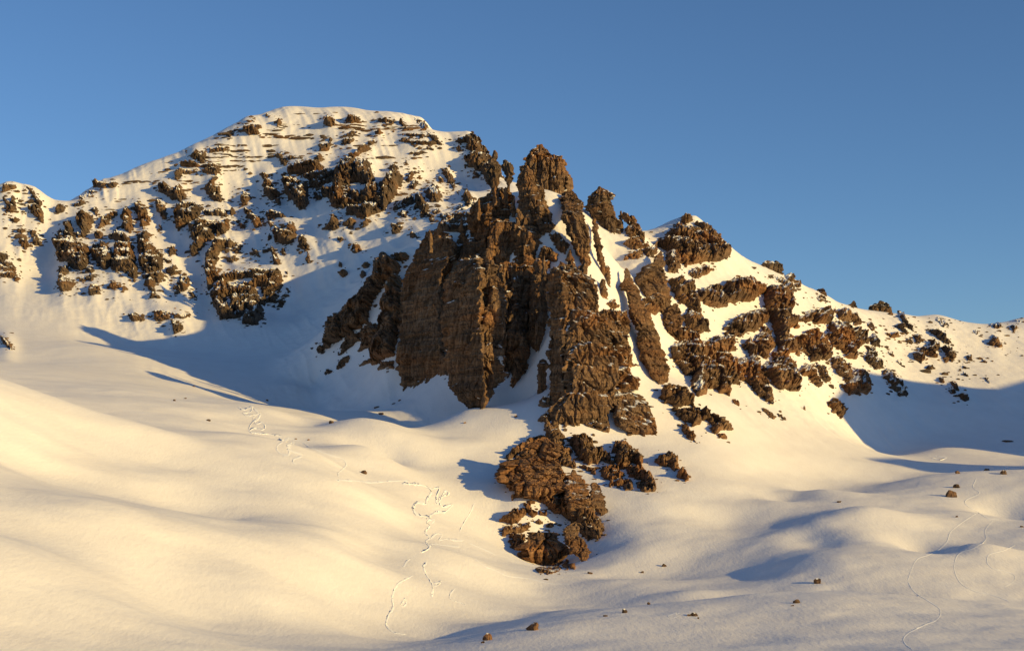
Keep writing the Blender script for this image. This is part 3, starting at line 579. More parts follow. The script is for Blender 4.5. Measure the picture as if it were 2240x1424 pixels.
# snow ribs: the slope swells where rock stands just under it and trails off below the rock
def rib_swell():
    st_ = 4.0
    nu, nv = int(2900 / st_) + 1, int(1000 / st_) + 1
    M = np.zeros((nu, nv))
    for pl in RIBS:
        x0, y0 = pl.min(0); x1, y1 = pl.max(0)
        i0, i1 = max(0, int((x0 + 330) / st_)), min(nu, int((x1 + 330) / st_) + 2)
        j0, j1 = max(0, int(y0 / st_)), min(nv, int(y1 / st_) + 2)
        if i1 <= i0 or j1 <= j0: continue
        a, b = np.meshgrid(np.arange(i0, i1) * st_ - 330, np.arange(j0, j1) * st_, indexing='ij')
        M[i0:i1, j0:j1] = np.maximum(M[i0:i1, j0:j1], (sdist(np.stack([a.ravel(), b.ravel()], 1), pl) > -2).reshape(a.shape))
    def blur(A, s, ax):
        r = int(3 * s) + 1
        k = np.exp(-.5 * (np.arange(-r, r + 1) / s) ** 2)
        return np.apply_along_axis(lambda q: np.convolve(np.pad(q, r, mode='edge'), k / k.sum(), 'valid'), ax, A)
    M = blur(M, 3.0, 0)
    up = blur(M, 4.0, 1)
    dn = np.zeros_like(M)
    dec = math.exp(-st_ / 42.0)
    acc = np.zeros(nu)
    for j in range(nv):
        acc = np.maximum(acc * dec, M[:, j])
        dn[:, j] = acc
    dn = blur(blur(dn, 1.5, 0), 3.0, 1)
    M = .45 * up + .55 * dn
    uu = np.broadcast_to(UG[:, None], VV.shape)
    a = np.clip((uu + 330) / st_, 0, nu - 1.01); b = np.clip(VV / st_, 0, nv - 1.01)
    i, j = a.astype(int), b.astype(int); fa, fb = a - i, b - j
    m = (M[i, j] * (1 - fa) + M[i + 1, j] * fa) * (1 - fb) + (M[i, j + 1] * (1 - fa) + M[i + 1, j + 1] * fa) * fb
    return m * np.clip((YG[None, :] - 960) / 60, 0, 1) * np.interp(uu, [1000, 1120], [1.0, .3])
ZG += 8.0 * rib_swell() * (YG[None, :] / 1000)
VV = V0 - ZG / np.broadcast_to(YG, XG.shape) * F

# depth of the first surface met along each photo ray
VT = np.arange(190.0, 1500.0, 1.0)
DT = np.zeros((NU, len(VT)))
for i in range(NU):
    m = np.minimum.accumulate(VV[i])
    keep = np.concatenate([[True], m[1:] < m[:-1] - 1e-6])
    DT[i] = np.interp(-VT, -m[keep], YG[keep])
def depth(u, v):
    a = np.clip((u - UG[0]) / (UG[1] - UG[0]), 0, NU - 1.001)
    b = np.clip(v - VT[0], 0, len(VT) - 1.001)
    i, j = a.astype(int), b.astype(int)
    fa, fb = a - i, b - j
    return (DT[i, j] * (1 - fa) + DT[i + 1, j] * fa) * (1 - fb) + (DT[i, j + 1] * (1 - fa) + DT[i + 1, j + 1] * fa) * fb
def world(u, v, y):
    return np.stack([(u - U0) / F * y, y + 0 * u, (V0 - v) / F * y], -1)

ground = mesh('snow_ground', np.stack([XG, np.broadcast_to(YG, XG.shape), ZG], -1).reshape(-1, 3), grid_faces(NU, NY)[:, ::-1], SNOW, smooth=True, origin=(0, 0, 0))
ground['kind'] = 'structure'
print('ground', round(time.time() - T0, 1))
# ------------------------------------------------------------------ rock that stands out of the snow slope
def ledge_of(G, wrap=False):
    """how level the rock lies, taken over a few metres: 1 flat, 0 upright"""
    def sm(A, ax):
        if wrap and ax == 1:
            return (np.roll(A, 1, 1) + A + np.roll(A, -1, 1)) / 3
        pad = [(1, 1) if i == ax else (0, 0) for i in range(3)]
        B = np.pad(A, pad, mode='edge')
        s = [slice(None)] * 3
        o = 0
        for k in range(3):
            s[ax] = slice(k, k + A.shape[ax])
            o = o + B[tuple(s)]
        return o / 3
    A = G
    for _ in range(2):
        A = sm(sm(A, 0), 1)
    n = np.cross(np.gradient(A, axis=1), np.gradient(A, axis=0))
    return np.abs(n[..., 2]) / (np.linalg.norm(n, axis=-1) + 1e-9) * np.where(n[..., 2] * np.sign(np.median(n[..., 2]) or 1) < -1e9, 0, 1)

def relief(name, polys, mat, seed, H=None, W=7.0, parent=None, holes=(), rag=1.0, step=1.35, grow=0.8, hf=1.0, hold=.95):
    """one outcrop: the slope under the traced outline pushed out into blocky rock, its rim dipping under the snow"""
    VS, FS, LS, off = [], [], [], 0
    for n, pl in enumerate(polys):
        m = 7.0
        x0, y0 = pl.min(0) - m
        x1, y1 = pl.max(0) + m
        us = np.arange(x0, x1 + step, step)
        vs = np.arange(y0, y1 + step, step)
        gu, gv = np.meshgrid(us, vs)                       # rows: v, cols: u
        q = np.stack([gu.ravel(), gv.ravel()], 1)
        e = sdist(q, pl)
        e = e + grow
        for h in holes:
            e = np.minimum(e, -sdist(q, h))
        y = depth(q[:, 0], q[:, 1])
        B = world(q[:, 0], q[:, 1], y)
        Bg = B.reshape(len(vs), len(us), 3)
        # slope normal, from a wider stencil so that ripples in the snow do not steer the rock
        k = 3
        pu = np.gradient(Bg, axis=1)
        pv = np.gradient(Bg, axis=0)
        nn = np.cross(pu, -pv).reshape(-1, 3)
        nn = nn / (np.linalg.norm(nn, axis=1, keepdims=True) + 1e-9)
        nn[nn[:, 1] > 0] *= -1
        nn = (nn.mean(0) * .75 + nn * .25) * .45 + np.array([0, -.9, .1])
        nn /= np.linalg.norm(nn, axis=1, keepdims=True)
        px = float(np.median(y)) / F
        inr = max(e.max(), 2.0)
        hh = (H * .85 if H else 0.34 * min(inr, 26) + 2.1) * px * 3.2 * hf
        # ragged rim
        wn = fbm(np.stack([q[:, 0] / 11, q[:, 1] / 9, 0 * q[:, 0] + seed], 1), 3, seed)
        wn2 = fbm(np.stack([q[:, 0] / 4.0, q[:, 1] / 3.0, 0 * q[:, 0] + seed], 1), 2, seed + 3)
        wn3 = vn(np.stack([q[:, 0] / 26, q[:, 1] / 3.6 + q[:, 0] / 40, 0 * q[:, 0] + seed], 1), seed + 6)
        e2 = e + rag * (min(4.5, .5 + inr * .34) * wn + 1.9 * wn2 + min(3.0, inr * .25) * wn3)
        prof = np.where(e2 > 0, 1 - np.exp(-e2 / (W * .55)), e2 / 2.6)
        ins = (e2 > 0).reshape(len(vs), len(us))
        td = np.zeros(ins.shape)
        run = np.zeros(len(us))
        for r in range(len(vs)):
            run = np.where(ins[r], run + step, 0)
            td[r] = run
        td = td.ravel()
        tw = max(4.0, .42 * inr)
        prof = np.where(e2 > 0, prof * (.42 + .58 * (1 - np.exp(-td / tw))), prof)
        d = hh * np.maximum(prof, -.6)
        rd = rockd(B + nn * hh * .5, seed, max(1.0, float(np.median(y)) / 1050)) * np.clip(e2 / 4, 0.15, 1) * min(1.0, .45 + hh / 9)
        ledge = vn(np.stack([q[:, 0] / 70, q[:, 1] / 13 - q[:, 0] / 160, 0 * q[:, 0] + seed], 1), seed + 9)
        gull = np.abs(vn(np.stack([q[:, 0] / 13 + wn * .5, q[:, 1] / 60, 0 * q[:, 0] + seed], 1), seed + 12))
        d = d + rd + np.where(e2 > 0, .9, 0) + hh * np.clip(e2 / 8, 0, 1) * (.38 * ledge - .42 * np.clip(1 - gull / .28, 0, 1))
        d = np.where(e < -5.5, -2.0, d)
        d = np.maximum(d, -1.6)
        Vx = B + nn * d[:, None]
        dg = d.reshape(len(vs), len(us))
        yg = y.reshape(len(vs), len(us))
        c4 = lambda A, f: f(f(A[:-1, :-1], A[:-1, 1:]), f(A[1:, :-1], A[1:, 1:]))
        keep = (c4(dg, np.maximum) > -.5) & ((c4(yg, np.maximum) - c4(yg, np.minimum)) < 60)
        Fc = grid_faces(len(vs), len(us), keep)
        if len(Fc) == 0:
            continue
        L = ledge_of(Vx.reshape(len(vs), len(us), 3)).ravel() * hold
        used = np.unique(Fc.ravel())
        LS.append(L[used])
        Vx, Fc = compact(Vx, Fc)
        VS.append(Vx)
        FS.append(Fc[:, ::-1] + off)
        off += len(Vx)
    if not VS:
        return None
    return mesh(name, np.concatenate(VS), np.concatenate(FS), mat, parent, attr=np.concatenate(LS))

CORN = dict(
    round=[(-1, .1), (-.72, -.62), (-.1, -.95), (.6, -.85), (1, -.05), (.7, .8), (-.6, .85)],
    left=[(-1, .75), (-.1, -.35), (.62, -1), (.95, -.5), (1, .5), (.3, 1)],        # broad face turned to the left
    lwall=[(-1, .8), (-.5, .15), (.1, -.35), (.97, -1), (1, -.6), (1, .6), (.3, 1)],
    right=[(-1, -.55), (-.72, -1), (.1, -.55), (1, .35), (.8, .9), (-.9, .9)],     # edge on the left, broad face turned right
    flat=[(-1, -.1), (-.85, -.85), (0, -1), (.85, -.8), (1, .0), (.7, .8), (-.7, .8)],
    edge=[(-1, .35), (-.15, -1), (.25, -.9), (1, .2), (.5, .9), (-.5, .9)])
def loft(name, rows, mat, seed, y0, y1=None, dr=0.8, corn='flat', parent=None, amp=1.0, fr='P', step=1.4, cap=9.0, sink=14, hug=None, auto=True, lean=.65, hold=1.0):
    """one upright block of rock: rows of (row, left, right) at distance y0 (top) to y1 (foot)"""
    ox, oy, k = FR[fr]
    a = np.array([float(q) for q in rows.replace(',', ' ').split()]).reshape(-1, 3)
    v = a[:, 0] / k + oy
    l, r = a[:, 1] / k + ox, a[:, 2] / k + ox
    o = np.argsort(v)
    v, l, r = v[o], l[o], r[o]
    y1 = y1 or y0
    vs = np.arange(v[0], v[-1] + sink, step)
    vc = np.minimum(vs, v[-1])
    L, Rr = np.interp(vc, v, l), np.interp(vc, v, r)
    hw = (Rr - L) / 2
    # a slightly wandering outline
    wob = lambda q, sd: vn(np.stack([vs / q, 0 * vs, 0 * vs + seed], 1), sd)
    L = L + np.minimum(hw * .3, 3.2) * (wob(9, seed) + .7 * wob(3.5, seed + 1))
    Rr = Rr + np.minimum(hw * .3, 3.2) * (wob(9, seed + 2) + .7 * wob(3.5, seed + 3))
    hw, cu_ = (Rr - L) / 2, (Rr + L) / 2
    f = (vs - vs[0]) / max(vs[-1] - vs[0], 1)
    if hug is not None:
        Y = depth(cu_, np.minimum(vs, v[-1] - 1))
        kk = np.ones(31) / 31
        Y = np.convolve(np.pad(Y, 15, mode='edge'), kk, 'valid')
        Y = Y[-1] + (Y - Y[-1]) * lean
        Y = np.minimum(Y, y0 + 60) - hug * np.convolve(np.pad(hw, 15, mode='edge'), kk, 'valid') * y0 / F
    else:
        if auto:
            w1 = hw[-int(sink / step) - 2] * y1 / F
            yb = depth(np.array([(l[-1] + r[-1]) / 2]), np.array([v[-1] - 2.0]))[0] + dr * w1 * .5
            y0, y1 = y0 + yb - y1, yb
        Y = y0 + (y1 - y0) * f
    px = Y / F
    cap_k = np.clip((vs - vs[0]) / cap, 0, 1)
    # depth follows a smoothed width so that notches do not pinch the block
    kern = np.ones(15) / 15
    hs = np.convolve(np.pad(hw, 7, mode='edge'), kern, 'valid')
    hd = dr * hs * px * (.35 + .65 * np.sqrt(cap_k))
    hwm = hw * px
    c = np.array(CORN[corn], float)
    rng = random.Random(seed)
    c = c + np.array([[rng.uniform(-.08, .08), rng.uniform(-.1, .1)] for _ in c]) * (np.abs(c) < .99)
    n = int(max(20, min(520, 2.6 * hw.max() * 2 / step)))
    seg = np.linalg.norm(np.roll(c, -1, 0) - c, axis=1)
    cs = np.concatenate([[0], np.cumsum(seg)])
    tt = np.linspace(0, cs[-1], n, endpoint=False)
    cc = np.concatenate([c, c[:1]])
    cx, cy = np.interp(tt, cs, cc[:, 0]), np.interp(tt, cs, cc[:, 1])
    m, nr = n, len(vs)
    X = (cu_ - U0)[:, None] * px[:, None] + cx[None, :] * hwm[:, None]
    Yy = Y[:, None] + cy[None, :] * hd[:, None]
    Z = ((V0 - vs) * px)[:, None] + 0 * X
    P = np.stack([X, Yy, Z], -1).reshape(-1, 3)
    nx = np.gradient(Yy, axis=1)
    ny = -np.gradient(X, axis=1)
    # wrap ends
    nx[:, 0] = nx[:, -1] = (Yy[:, 1] - Yy[:, -1])
    ny[:, 0] = ny[:, -1] = -(X[:, 1] - X[:, -1])
    ln = np.hypot(nx, ny) + 1e-6
    nx, ny = nx / ln, ny / ln
    s = np.sign((nx * cx[None] + ny * cy[None]).sum())
    nx, ny = nx * s, ny * s
    size = np.clip(hwm / 7, .12, 1)[:, None]
    d = rockd(P, seed).reshape(nr, m) * amp * size * np.clip(.4 + .6 * cap_k, 0, 1)[:, None]
    big = fbm(P / np.array([9., 9., 45.]), 2, seed + 60).reshape(nr, m)
    gv = np.abs(fbm(P / np.array([11., 11., 70.]), 2, seed + 66).reshape(nr, m))
    d += amp * size * (3.2 * big - 3.0 * np.clip(1 - gv / .10, 0, 1)) * np.clip(hwm / 9, 0, 1)[:, None]
    X, Yy = X + nx * d, Yy + ny * d
    # broken top edge: the crest rises and falls by block
    tj, _ = cells(np.stack([X.ravel() / 3.2, Yy.ravel() / 3.2, 0 * X.ravel()], 1), seed + 70)
    Z = Z - (tj.reshape(nr, m) * (1 - cap_k)[:, None] * np.minimum(hwm * .7, 4.5)[:, None])
    Vx = np.stack([X, Yy, Z], -1).reshape(-1, 3)
    Fq = grid_faces(nr, m, wrap=True)
    # close the top with a few rings
    led = list(ledge_of(np.stack([X, Yy, Z], -1), True).ravel()) + [.75] * (3 * m)
    base = Vx[:m]
    ctr = base.mean(0)
    add, off = [], len(Vx)
    prev = np.arange(m)
    fs = [Fq]
    for j, kf in enumerate((.66, .33, .02)):
        ring = ctr + (base - ctr) * kf
        ring[:, 2] += (rng.random() * .3 + .25 * (1 - kf)) * min(2.5, hwm[0])
        add.append(ring)
        cur = off + j * m + np.arange(m)
        nxt = np.roll(np.arange(m), -1)
        fs.append(np.stack([cur, cur[nxt], prev[nxt], prev], 1))
        prev = cur
    Vx = np.concatenate([Vx] + add)
    Fc = np.concatenate(fs)
    if s > 0:
        pass
    Fc = Fc[:, ::-1]
    return mesh(name, Vx, Fc, mat, parent, attr=np.array(led) * hold)

def thing(name, label, cat, loc, group=None):
    o = bpy.data.objects.new(name, None)
    COL.objects.link(o)
    o.location = loc
    o.empty_display_size = 5
    return tag(o, label, cat, group)
# ------------------------------------------------------------------ the great buttress in the middle
def at(u, v, y=None):
    y = depth(np.array([float(u)]), np.array([float(v)]))[0] if y is None else y
    return tuple(world(np.array([float(u)]), np.array([float(v)]), np.array([y]))[0])
BT = thing('rock_buttress', 'tall dark brown rock buttress with orange lit pillars, towering over the snow in the middle', 'buttress', at(1120, 860, 890))
b = lambda nm, rows, sd, y0, y1, lab=None, **k: (lambda o: o.__setitem__('label', lab) if lab else None)(loft(nm, rows, ROCK, sd, y0, y1, parent=BT, **k))
# left wall in shade
b('wall', '505 930 955, 520 918 985, 540 906 1000, 560 896 1000, 583 880 985, 612 874 972, 654 871 968, 712 864 966, 777 858 975, 809 864 985, 846 876 995', 101, 985, 925, 'broad dark wall in shade', corn='lwall', dr=1.6, amp=.58)
b('wall', '560 1010 1045, 575 1000 1050, 592 982 1052, 615 966 1055, 700 960 1052, 790 970 1060, 850 982 1060, 880 1010 1062, 898 1026 1050', 102, 950, 890, 'dark middle wall with a snow ledge', corn='lwall', dr=1.6, amp=.58)
b('pillar', '571 1058 1078, 580 1056 1084, 598 1047 1090, 620 1046 1102, 640 1044 1104, 700 1036 1106, 760 1030 1107, 830 1026 1104, 870 1026 1070, 896 1026 1036', 103, 925, 875, 'pillar with a sunlit orange head', corn='edge', dr=.8)
b('wall', '478 975 1010, 485 962 1030, 500 950 1060, 520 930 1080, 540 915 1090, 570 905 1105, 640 900 1112', 104, 1015, 985, 'dark upper wall under small snow ledges', corn='lwall', dr=1.2, amp=.58)
b('pillar', '412 1078 1118, 420 1064 1124, 432 1050 1130, 448 1038 1131, 470 1030 1130, 500 1024 1127, 540 1014 1124, 580 1004 1118, 640 1000 1112', 105, 1000, 965, 'broad summit block glowing orange on its right', corn='edge', dr=.7)
b('pillar', '439 1133 1142, 450 1131 1152, 470 1131 1162, 500 1130 1166, 530 1130 1168', 106, 985, 975, corn='flat', dr=.8)
b('pinnacle', '363 1150 1155, 372 1146 1162, 380 1138 1166, 395 1136 1176, 420 1135 1188, 440 1134 1194, 456 1136 1200, 480 1150 1206, 505 1165 1210', 107, 1005, 985, 'highest orange pinnacle', corn='edge', dr=.8)
b('pillar', '494 1122 1170, 500 1119 1174, 533 1118 1186, 563 1118 1190, 585 1117 1186, 615 1119 1180', 108, 952, 940, 'orange fluted pillar', corn='edge', dr=.8)
b('pillar', '606 1120 1140, 616 1115 1146, 640 1114 1152, 700 1114 1155, 760 1115 1162, 800 1117 1150, 830 1118 1136, 856 1118 1124', 109, 925, 880, corn='edge', dr=.9)
b('pillar', '566 1172 1186, 580 1166 1196, 610 1160 1197, 660 1154 1197, 720 1150 1200, 760 1156 1194, 775 1170 1186', 110, 930, 905, 'pillar with a yellow lit upper half', corn='edge', dr=.9)
b('pillar', '585 1204 1225, 600 1198 1235, 650 1197 1244, 700 1200 1246, 760 1198 1240, 800 1198 1236, 860 1200 1238, 880 1203 1225, 900 1206 1214', 111, 915, 868, 'dark fluted pillar left of the sharp arete', corn='left', dr=1.3)
b('pillar', '786 1182 1196, 800 1178 1199, 830 1177 1199, 862 1177 1190', 112, 885, 876, corn='flat', dr=.9)
b('arete', '580 1216 1240, 590 1214 1270, 605 1216 1290, 616 1220 1298, 640 1226 1306, 680 1240 1314, 720 1240 1335, 793 1233 1350, 850 1236 1352, 890 1208 1345, 915 1206 1318, 938 1206 1262', 113, 905, 838, 'long sunlit face of layered rock right of the arete', corn='right', dr=.6, amp=.85, cap=22)
b('rib', '672 1314 1350, 680 1312 1356, 720 1316 1368, 760 1320 1373, 782 1325 1376, 820 1330 1392, 840 1335 1394', 114, 905, 872, corn='right', dr=.7, hug=0.8)
b('rib', '852 1336 1382, 866 1334 1404, 880 1334 1414, 905 1338 1424, 925 1345 1433, 938 1352 1437, 946 1372 1437', 115, 852, 822, 'low stepped rib at the lower right', corn='right', dr=.8, amp=.7, hug=.3)
b('pillar', '416 1238 1254, 422 1234 1264, 440 1230 1277, 463 1227 1281, 480 1232 1284, 510 1240 1290, 551 1256 1296, 566 1270 1297', 116, 995, 950, 'bright orange smooth pillar beside the snow couloir', corn='right', dr=.8, hug=1.2, hold=.86, lean=.3)
b('pillar', '478 1296 1304, 490 1294 1309, 520 1296 1312, 560 1304 1322, 585 1312 1325, 600 1316 1324', 117, 975, 945, corn='edge', dr=.8, hug=1.2, hold=.86, lean=.3)
b('wall', '318 1174 1188, 326 1166 1196, 338 1154 1204, 345 1146 1226, 365 1142 1230, 376 1140 1232, 400 1140 1246, 415 1150 1248, 440 1180 1240', 118, 1050, 1035, 'dark squared tower behind the summit pinnacles', corn='flat', dr=.6, auto=False)
b('pinnacle', '546 1244 1250, 560 1242 1255, 580 1240 1259, 592 1238 1262', 119, 938, 933, corn='edge', dr=.8, hug=1.5)
b('pinnacle', '556 1274 1282, 570 1270 1288, 590 1266 1288, 602 1268 1284', 120, 935, 930, corn='edge', dr=.8, hug=1.5)
b('pinnacle', '580 1322 1334, 600 1320 1336, 622 1325 1337', 121, 930, 927, corn='edge', dr=.8, hug=1.5)
b('pinnacle', '612 1314 1324, 625 1310 1328, 640 1310 1330', 122, 915, 910, corn='edge', dr=.8, hug=1.5)
b('wall', '478 1084 1126, 500 1070 1135, 560 1060 1140, 618 1060 1140', 125, 985, 968, corn='flat', dr=.2, amp=.8)
b('wall', '575 1092 1180, 600 1090 1236, 660 1092 1240, 740 1096 1236, 790 1098 1150, 830 1100 1124', 124, 940, 905, corn='flat', dr=.14)
b('pillar', '580 1224 1256, 592 1222 1262, 620 1220 1285, 650 1226 1305', 123, 915, 900, corn='right', dr=.5)
def rr(nm, fr, polys, sd, lab=None, **k):
    for n, q in enumerate(polys.split(';')):
        relief(nm, [poly(fr, q)], ROCK, sd + 200 * n, parent=BT, **k)
rr('crag', 'F', '520 300 560 290 570 230 600 200 650 200 690 290 700 360 730 390 700 420 640 370 640 330 560 320; 600 390 650 370 710 400 690 450 640 430; 690 460 760 450 820 530 800 590 750 570 730 520; 640 560 700 560 745 610 740 655 670 650 600 640; 560 620 640 640 700 660 690 700 600 700', 131, 'broken crag between two strips of snow')
rr('ledge', 'E', '860 130 890 60 930 30 990 40 1000 60 940 75 920 100 1060 110 1060 150 900 150; 940 30 1010 20 1040 40 1000 60', 132)
rr('crag', 'G', '610 830 640 780 690 760 700 830 640 840; 600 950 660 890 690 900 690 1000 650 1020 650 960; 400 700 440 660 510 580 470 560 420 600 400 650', 133)
rr('ledge', 'G', '780 800 1100 790 1130 1000 1125 1040 960 990 940 960 860 930 830 970 790 1000; 1100 760 1300 740 1400 800 1480 1000 1390 990 1250 950 1160 890 1120 860', 134, H=5, rag=.4)
rr('crag', 'F', '1110 970 1160 930 1195 985 1160 1000; 1240 1000 1260 1100 1270 1150 1250 1240 1290 1400 1340 1424 1200 1424 1180 1300 1160 1150 1180 1050; 1150 1424 1180 1290 1240 1330 1290 1424', 135)

for n, (u, v0_, v1_, w_, y_) in enumerate(((1047, 436, 470, 13, 992), (1083, 407, 440, 15, 994), (1106, 409, 440, 12, 994), (1124, 430, 462, 9, 990), (1184, 392, 440, 12, 992), (1140, 384, 420, 10, 990), (1163, 378, 420, 10, 990), (1163, 332, 370, 14, 1040),
        (1183, 318, 350, 13, 1040), (1212, 338, 372, 14, 1040), (1226, 344, 380, 11, 1040), (1242, 398, 425, 8, 1040), (1070, 566, 600, 12, 915), (1190, 560, 600, 10, 915), (1224, 578, 615, 10, 900), (1262, 590, 640, 12, 892), (1292, 600, 650, 10, 892), (1010, 478, 520, 16, 1010), (962, 486, 520, 14, 1010), (940, 502, 540, 12, 1000))):
    b('pinnacle', '%g %g %g, %g %g %g, %g %g %g' % (v0_, u - w_ * .14, u + w_ * .16, (v0_ + v1_) / 2, u - w_ * .42, u + w_ * .36, v1_, u - w_ * .55, u + w_ * .6), 150 + n, y_, y_ - 2, corn='edge', dr=1.0, auto=False, amp=.8, cap=6)

# ------------------------------------------------------------------ fins and spires of the ridge
def spire(nm, label, cat, rows, sd, y0, y1, group=None, fr='P', mat=None, **k):
    return tag(loft(nm, rows, mat or ROCK, sd, y0, y1, fr=fr, **k), label, cat, group)
GF = 'rock fins right of the buttress'
spire('rock_fin', 'long slanting brown fin of rock, first one right of the buttress across a snow gully', 'rock fin', '587 1367 1373, 598 1366 1380, 622 1362 1392, 642 1366 1401, 660 1371 1408, 690 1378 1420, 725 1394 1442, 757 1396 1450, 775 1400 1455, 800 1412 1463, 820 1424 1464, 836 1434 1462', 201, 985, 905, GF, corn='right', dr=1.1, amp=.7, hug=0.8, hold=.86)
spire('rock_fin', 'pointed dark fin shaped like a steep pyramid, under the snow saddle of the ridge', 'rock fin', '549 1443 1447, 560 1438 1450, 575 1425 1455, 600 1400 1458, 615 1392 1462, 640 1405 1467, 668 1430 1474, 690 1446 1478', 202, 1055, 1035, GF, corn='right', dr=.9, amp=.7, hug=0.8, hold=.86)
spire('rock_fin', 'short blocky fin with an orange right side, below the pointed dark fin', 'rock fin', '664 1474 1482, 680 1456 1490, 700 1446 1494, 722 1450 1496, 740 1470 1500', 203, 1035, 1020, GF, corn='right', dr=.7, hug=0.8, hold=.86)
GS = 'rock spires on the skyline'
spire('rock_spire', 'thick spire with a snow dab on top, alone on the skyline right of buttress', 'rock spire', '409 1308 1314, 414 1302 1327, 425 1292 1333, 440 1284 1339, 455 1281 1346, 475 1290 1350, 490 1304 1358, 510 1313 1366, 530 1322 1366, 550 1334 1360, 560 1340 1354', 204, 1150, 1125, GS, corn='edge', dr=.7, mat=FARROCK, auto=False)
spire('rock_spire', 'thin needle at the right foot of the small snowy peak on the skyline', 'rock spire', '329 1080 1084, 338 1075 1088, 350 1068 1091, 365 1056 1093, 385 1060 1098, 400 1068 1092, 412 1074 1084', 205, 1215, 1200, GS, corn='edge', dr=.8, mat=FARROCK, auto=False)
spire('rock_spire', 'small twin pointed spire in the gap between two skyline towers', 'rock spire', '350 1102 1110, 362 1098 1119, 380 1100 1124, 398 1106 1122, 408 1110 1116', 206, 1190, 1185, GS, corn='edge', dr=.8, mat=FARROCK, auto=False)
spire('rock_tor', 'flat topped square rock knob on the ridge, right of the snow capped pyramid peak', 'rock knob', '569 1682 1698, 573 1672 1708, 580 1666 1715, 590 1668 1718, 604 1690 1717, 612 1700 1716', 207, 1292, 1285, corn='flat', dr=.7, mat=FARROCK, auto=False)
spire('rock_tor', 'small toothed knob on the right hand ridge with a spike at its right end', 'rock knob', '658 1867 1871, 664 1858 1876, 670 1847 1880, 676 1852 1880, 684 1866 1880', 208, 1362, 1355, corn='flat', dr=.6, mat=FARROCK, auto=False)
spire('rock_tor', 'rounded rock knob on the right hand ridge, last one before the smooth snow crest', 'rock knob', '659 1920 1932, 664 1912 1944, 672 1900 1947, 680 1896 1950, 690 1905 1944', 209, 1385, 1378, corn='flat', dr=.6, mat=FARROCK, auto=False)
GT = 'small teeth on the skyline ridge'
for n, (u, v0_, v1_, w_, y_, lb) in enumerate(((1358, 462, 492, 10, 1148, 'small tooth on the shoulder just right of the lone spire'), (1386, 472, 506, 13, 1146, 'second small tooth on the shoulder right of the lone spire'),
        (1500, 474, 500, 12, 1222, 'small dark tooth at the left of the snow cap on the pyramid peak'), (1474, 492, 520, 16, 1215, 'stepped dark tooth on the left edge of the pyramid peak'), (1734, 604, 630, 14, 1298, 'short tooth right beside the flat topped square knob'), (1748, 614, 636, 10, 1302, 'pointed tooth a little right of the flat topped square knob'),
        (1796, 632, 654, 15, 1322, 'low blunt tooth midway between the square knob and the toothed knob'), (1948, 672, 692, 10, 1388, 'little tooth on the ridge right of the last rounded knob'), (1968, 680, 704, 9, 1395, 'thin tooth where the smooth snow crest of the far right ridge begins'))):
    spire('rock_tooth', lb, 'rock tooth', '%g %g %g, %g %g %g, %g %g %g' % (v0_, u - w_ * .15, u + w_ * .2, (v0_ + v1_) / 2, u - w_ * .45, u + w_ * .4, v1_, u - w_ * .6, u + w_ * .6), 230 + n, y_, y_ - 2, GT, corn='edge', dr=1.0, auto=False, amp=.8, cap=6, mat=FARROCK)
GL = 'pinnacles of the lower crag'
spire('rock_pinnacle', 'tall grooved pinnacle in the middle of the lower crag, with deep shade on its left', 'pinnacle', '450 895 915, 490 880 940, 500 865 968, 560 848 978, 640 845 990, 690 850 1030, 760 865 1060, 820 900 1085, 850 940 1088', 210, 690, 655, GL, fr='H', corn='right', dr=.9, hug=1.2, hold=.86, lean=.4)
spire('rock_pinnacle', 'short twin topped pinnacle standing in snow at the right side of the lower crag', 'pinnacle', '553 1050 1105, 580 1036 1118, 620 1030 1132, 690 1042 1150, 740 1062 1176, 775 1078 1180, 795 1110 1150', 211, 680, 655, GL, fr='H', corn='right', dr=.8, hug=1.4, hold=.86, lean=.4)

# ------------------------------------------------------------------ outcrops on the slopes
SOLID = {301: '200 650 715, 260 570 745, 340 505 765, 400 405 795, 450 372 812, 510 328 838, 570 388 848, 620 432 846, 660 480 760, 690 640 720',
         306: '848 935 1105, 870 940 1128, 900 955 1134, 960 975 1122, 992 1005 1095',
         307: '872 872 925, 910 846 950, 960 822 968, 1010 852 1012, 1090 882 1036, 1130 925 1030, 1166 965 1010',
         308: '922 590 775, 940 555 792, 990 540 805, 1050 525 848, 1100 530 892, 1150 562 800, 1192 610 760'}
for nm, label, cat, pls, sd, group, mt, holes, kw in OUT:
    m = ROCK if mt == 'near' else FARROCK
    if group in (RB, RR):
        m = ROCK
        kw = dict(kw, grow=3.2, hf=1.1, rag=1.0)
    elif mt == 'near':
        kw = dict(kw, grow=1.6, hf=1.2, hold=.84)
    if sd in SOLID and sd in (307, 308):
        o = loft(nm, SOLID[sd], m, sd, 700, 660, fr='H', corn='flat', dr=.6, hug=.5, amp=1.15, lean=.35, hold=.8, cap=5)
    elif len(pls) == 1:
        o = relief(nm, pls, m, sd, holes=holes, **kw)
    else:
        c = np.concatenate(pls)
        cx, cy = c[:, 0].mean(), c[:, 1].max()
        o = thing(nm, label, cat, at(cx, cy), group)
        for n, pl in enumerate(pls):
            relief('rock', [pl], m, sd * 10 + n, holes=holes, parent=o, **kw)
        if sd in SOLID:
            loft('rock', SOLID[sd], m, sd, 760, 700, fr='H', corn='right', dr=.45, hug=.45, amp=1.2, lean=.35, hold=.8, cap=5, parent=o)
    if o is None:
        print('EMPTY', label)
    else:
        tag(o, label, cat, group)
print('rocks', round(time.time() - T0, 1))
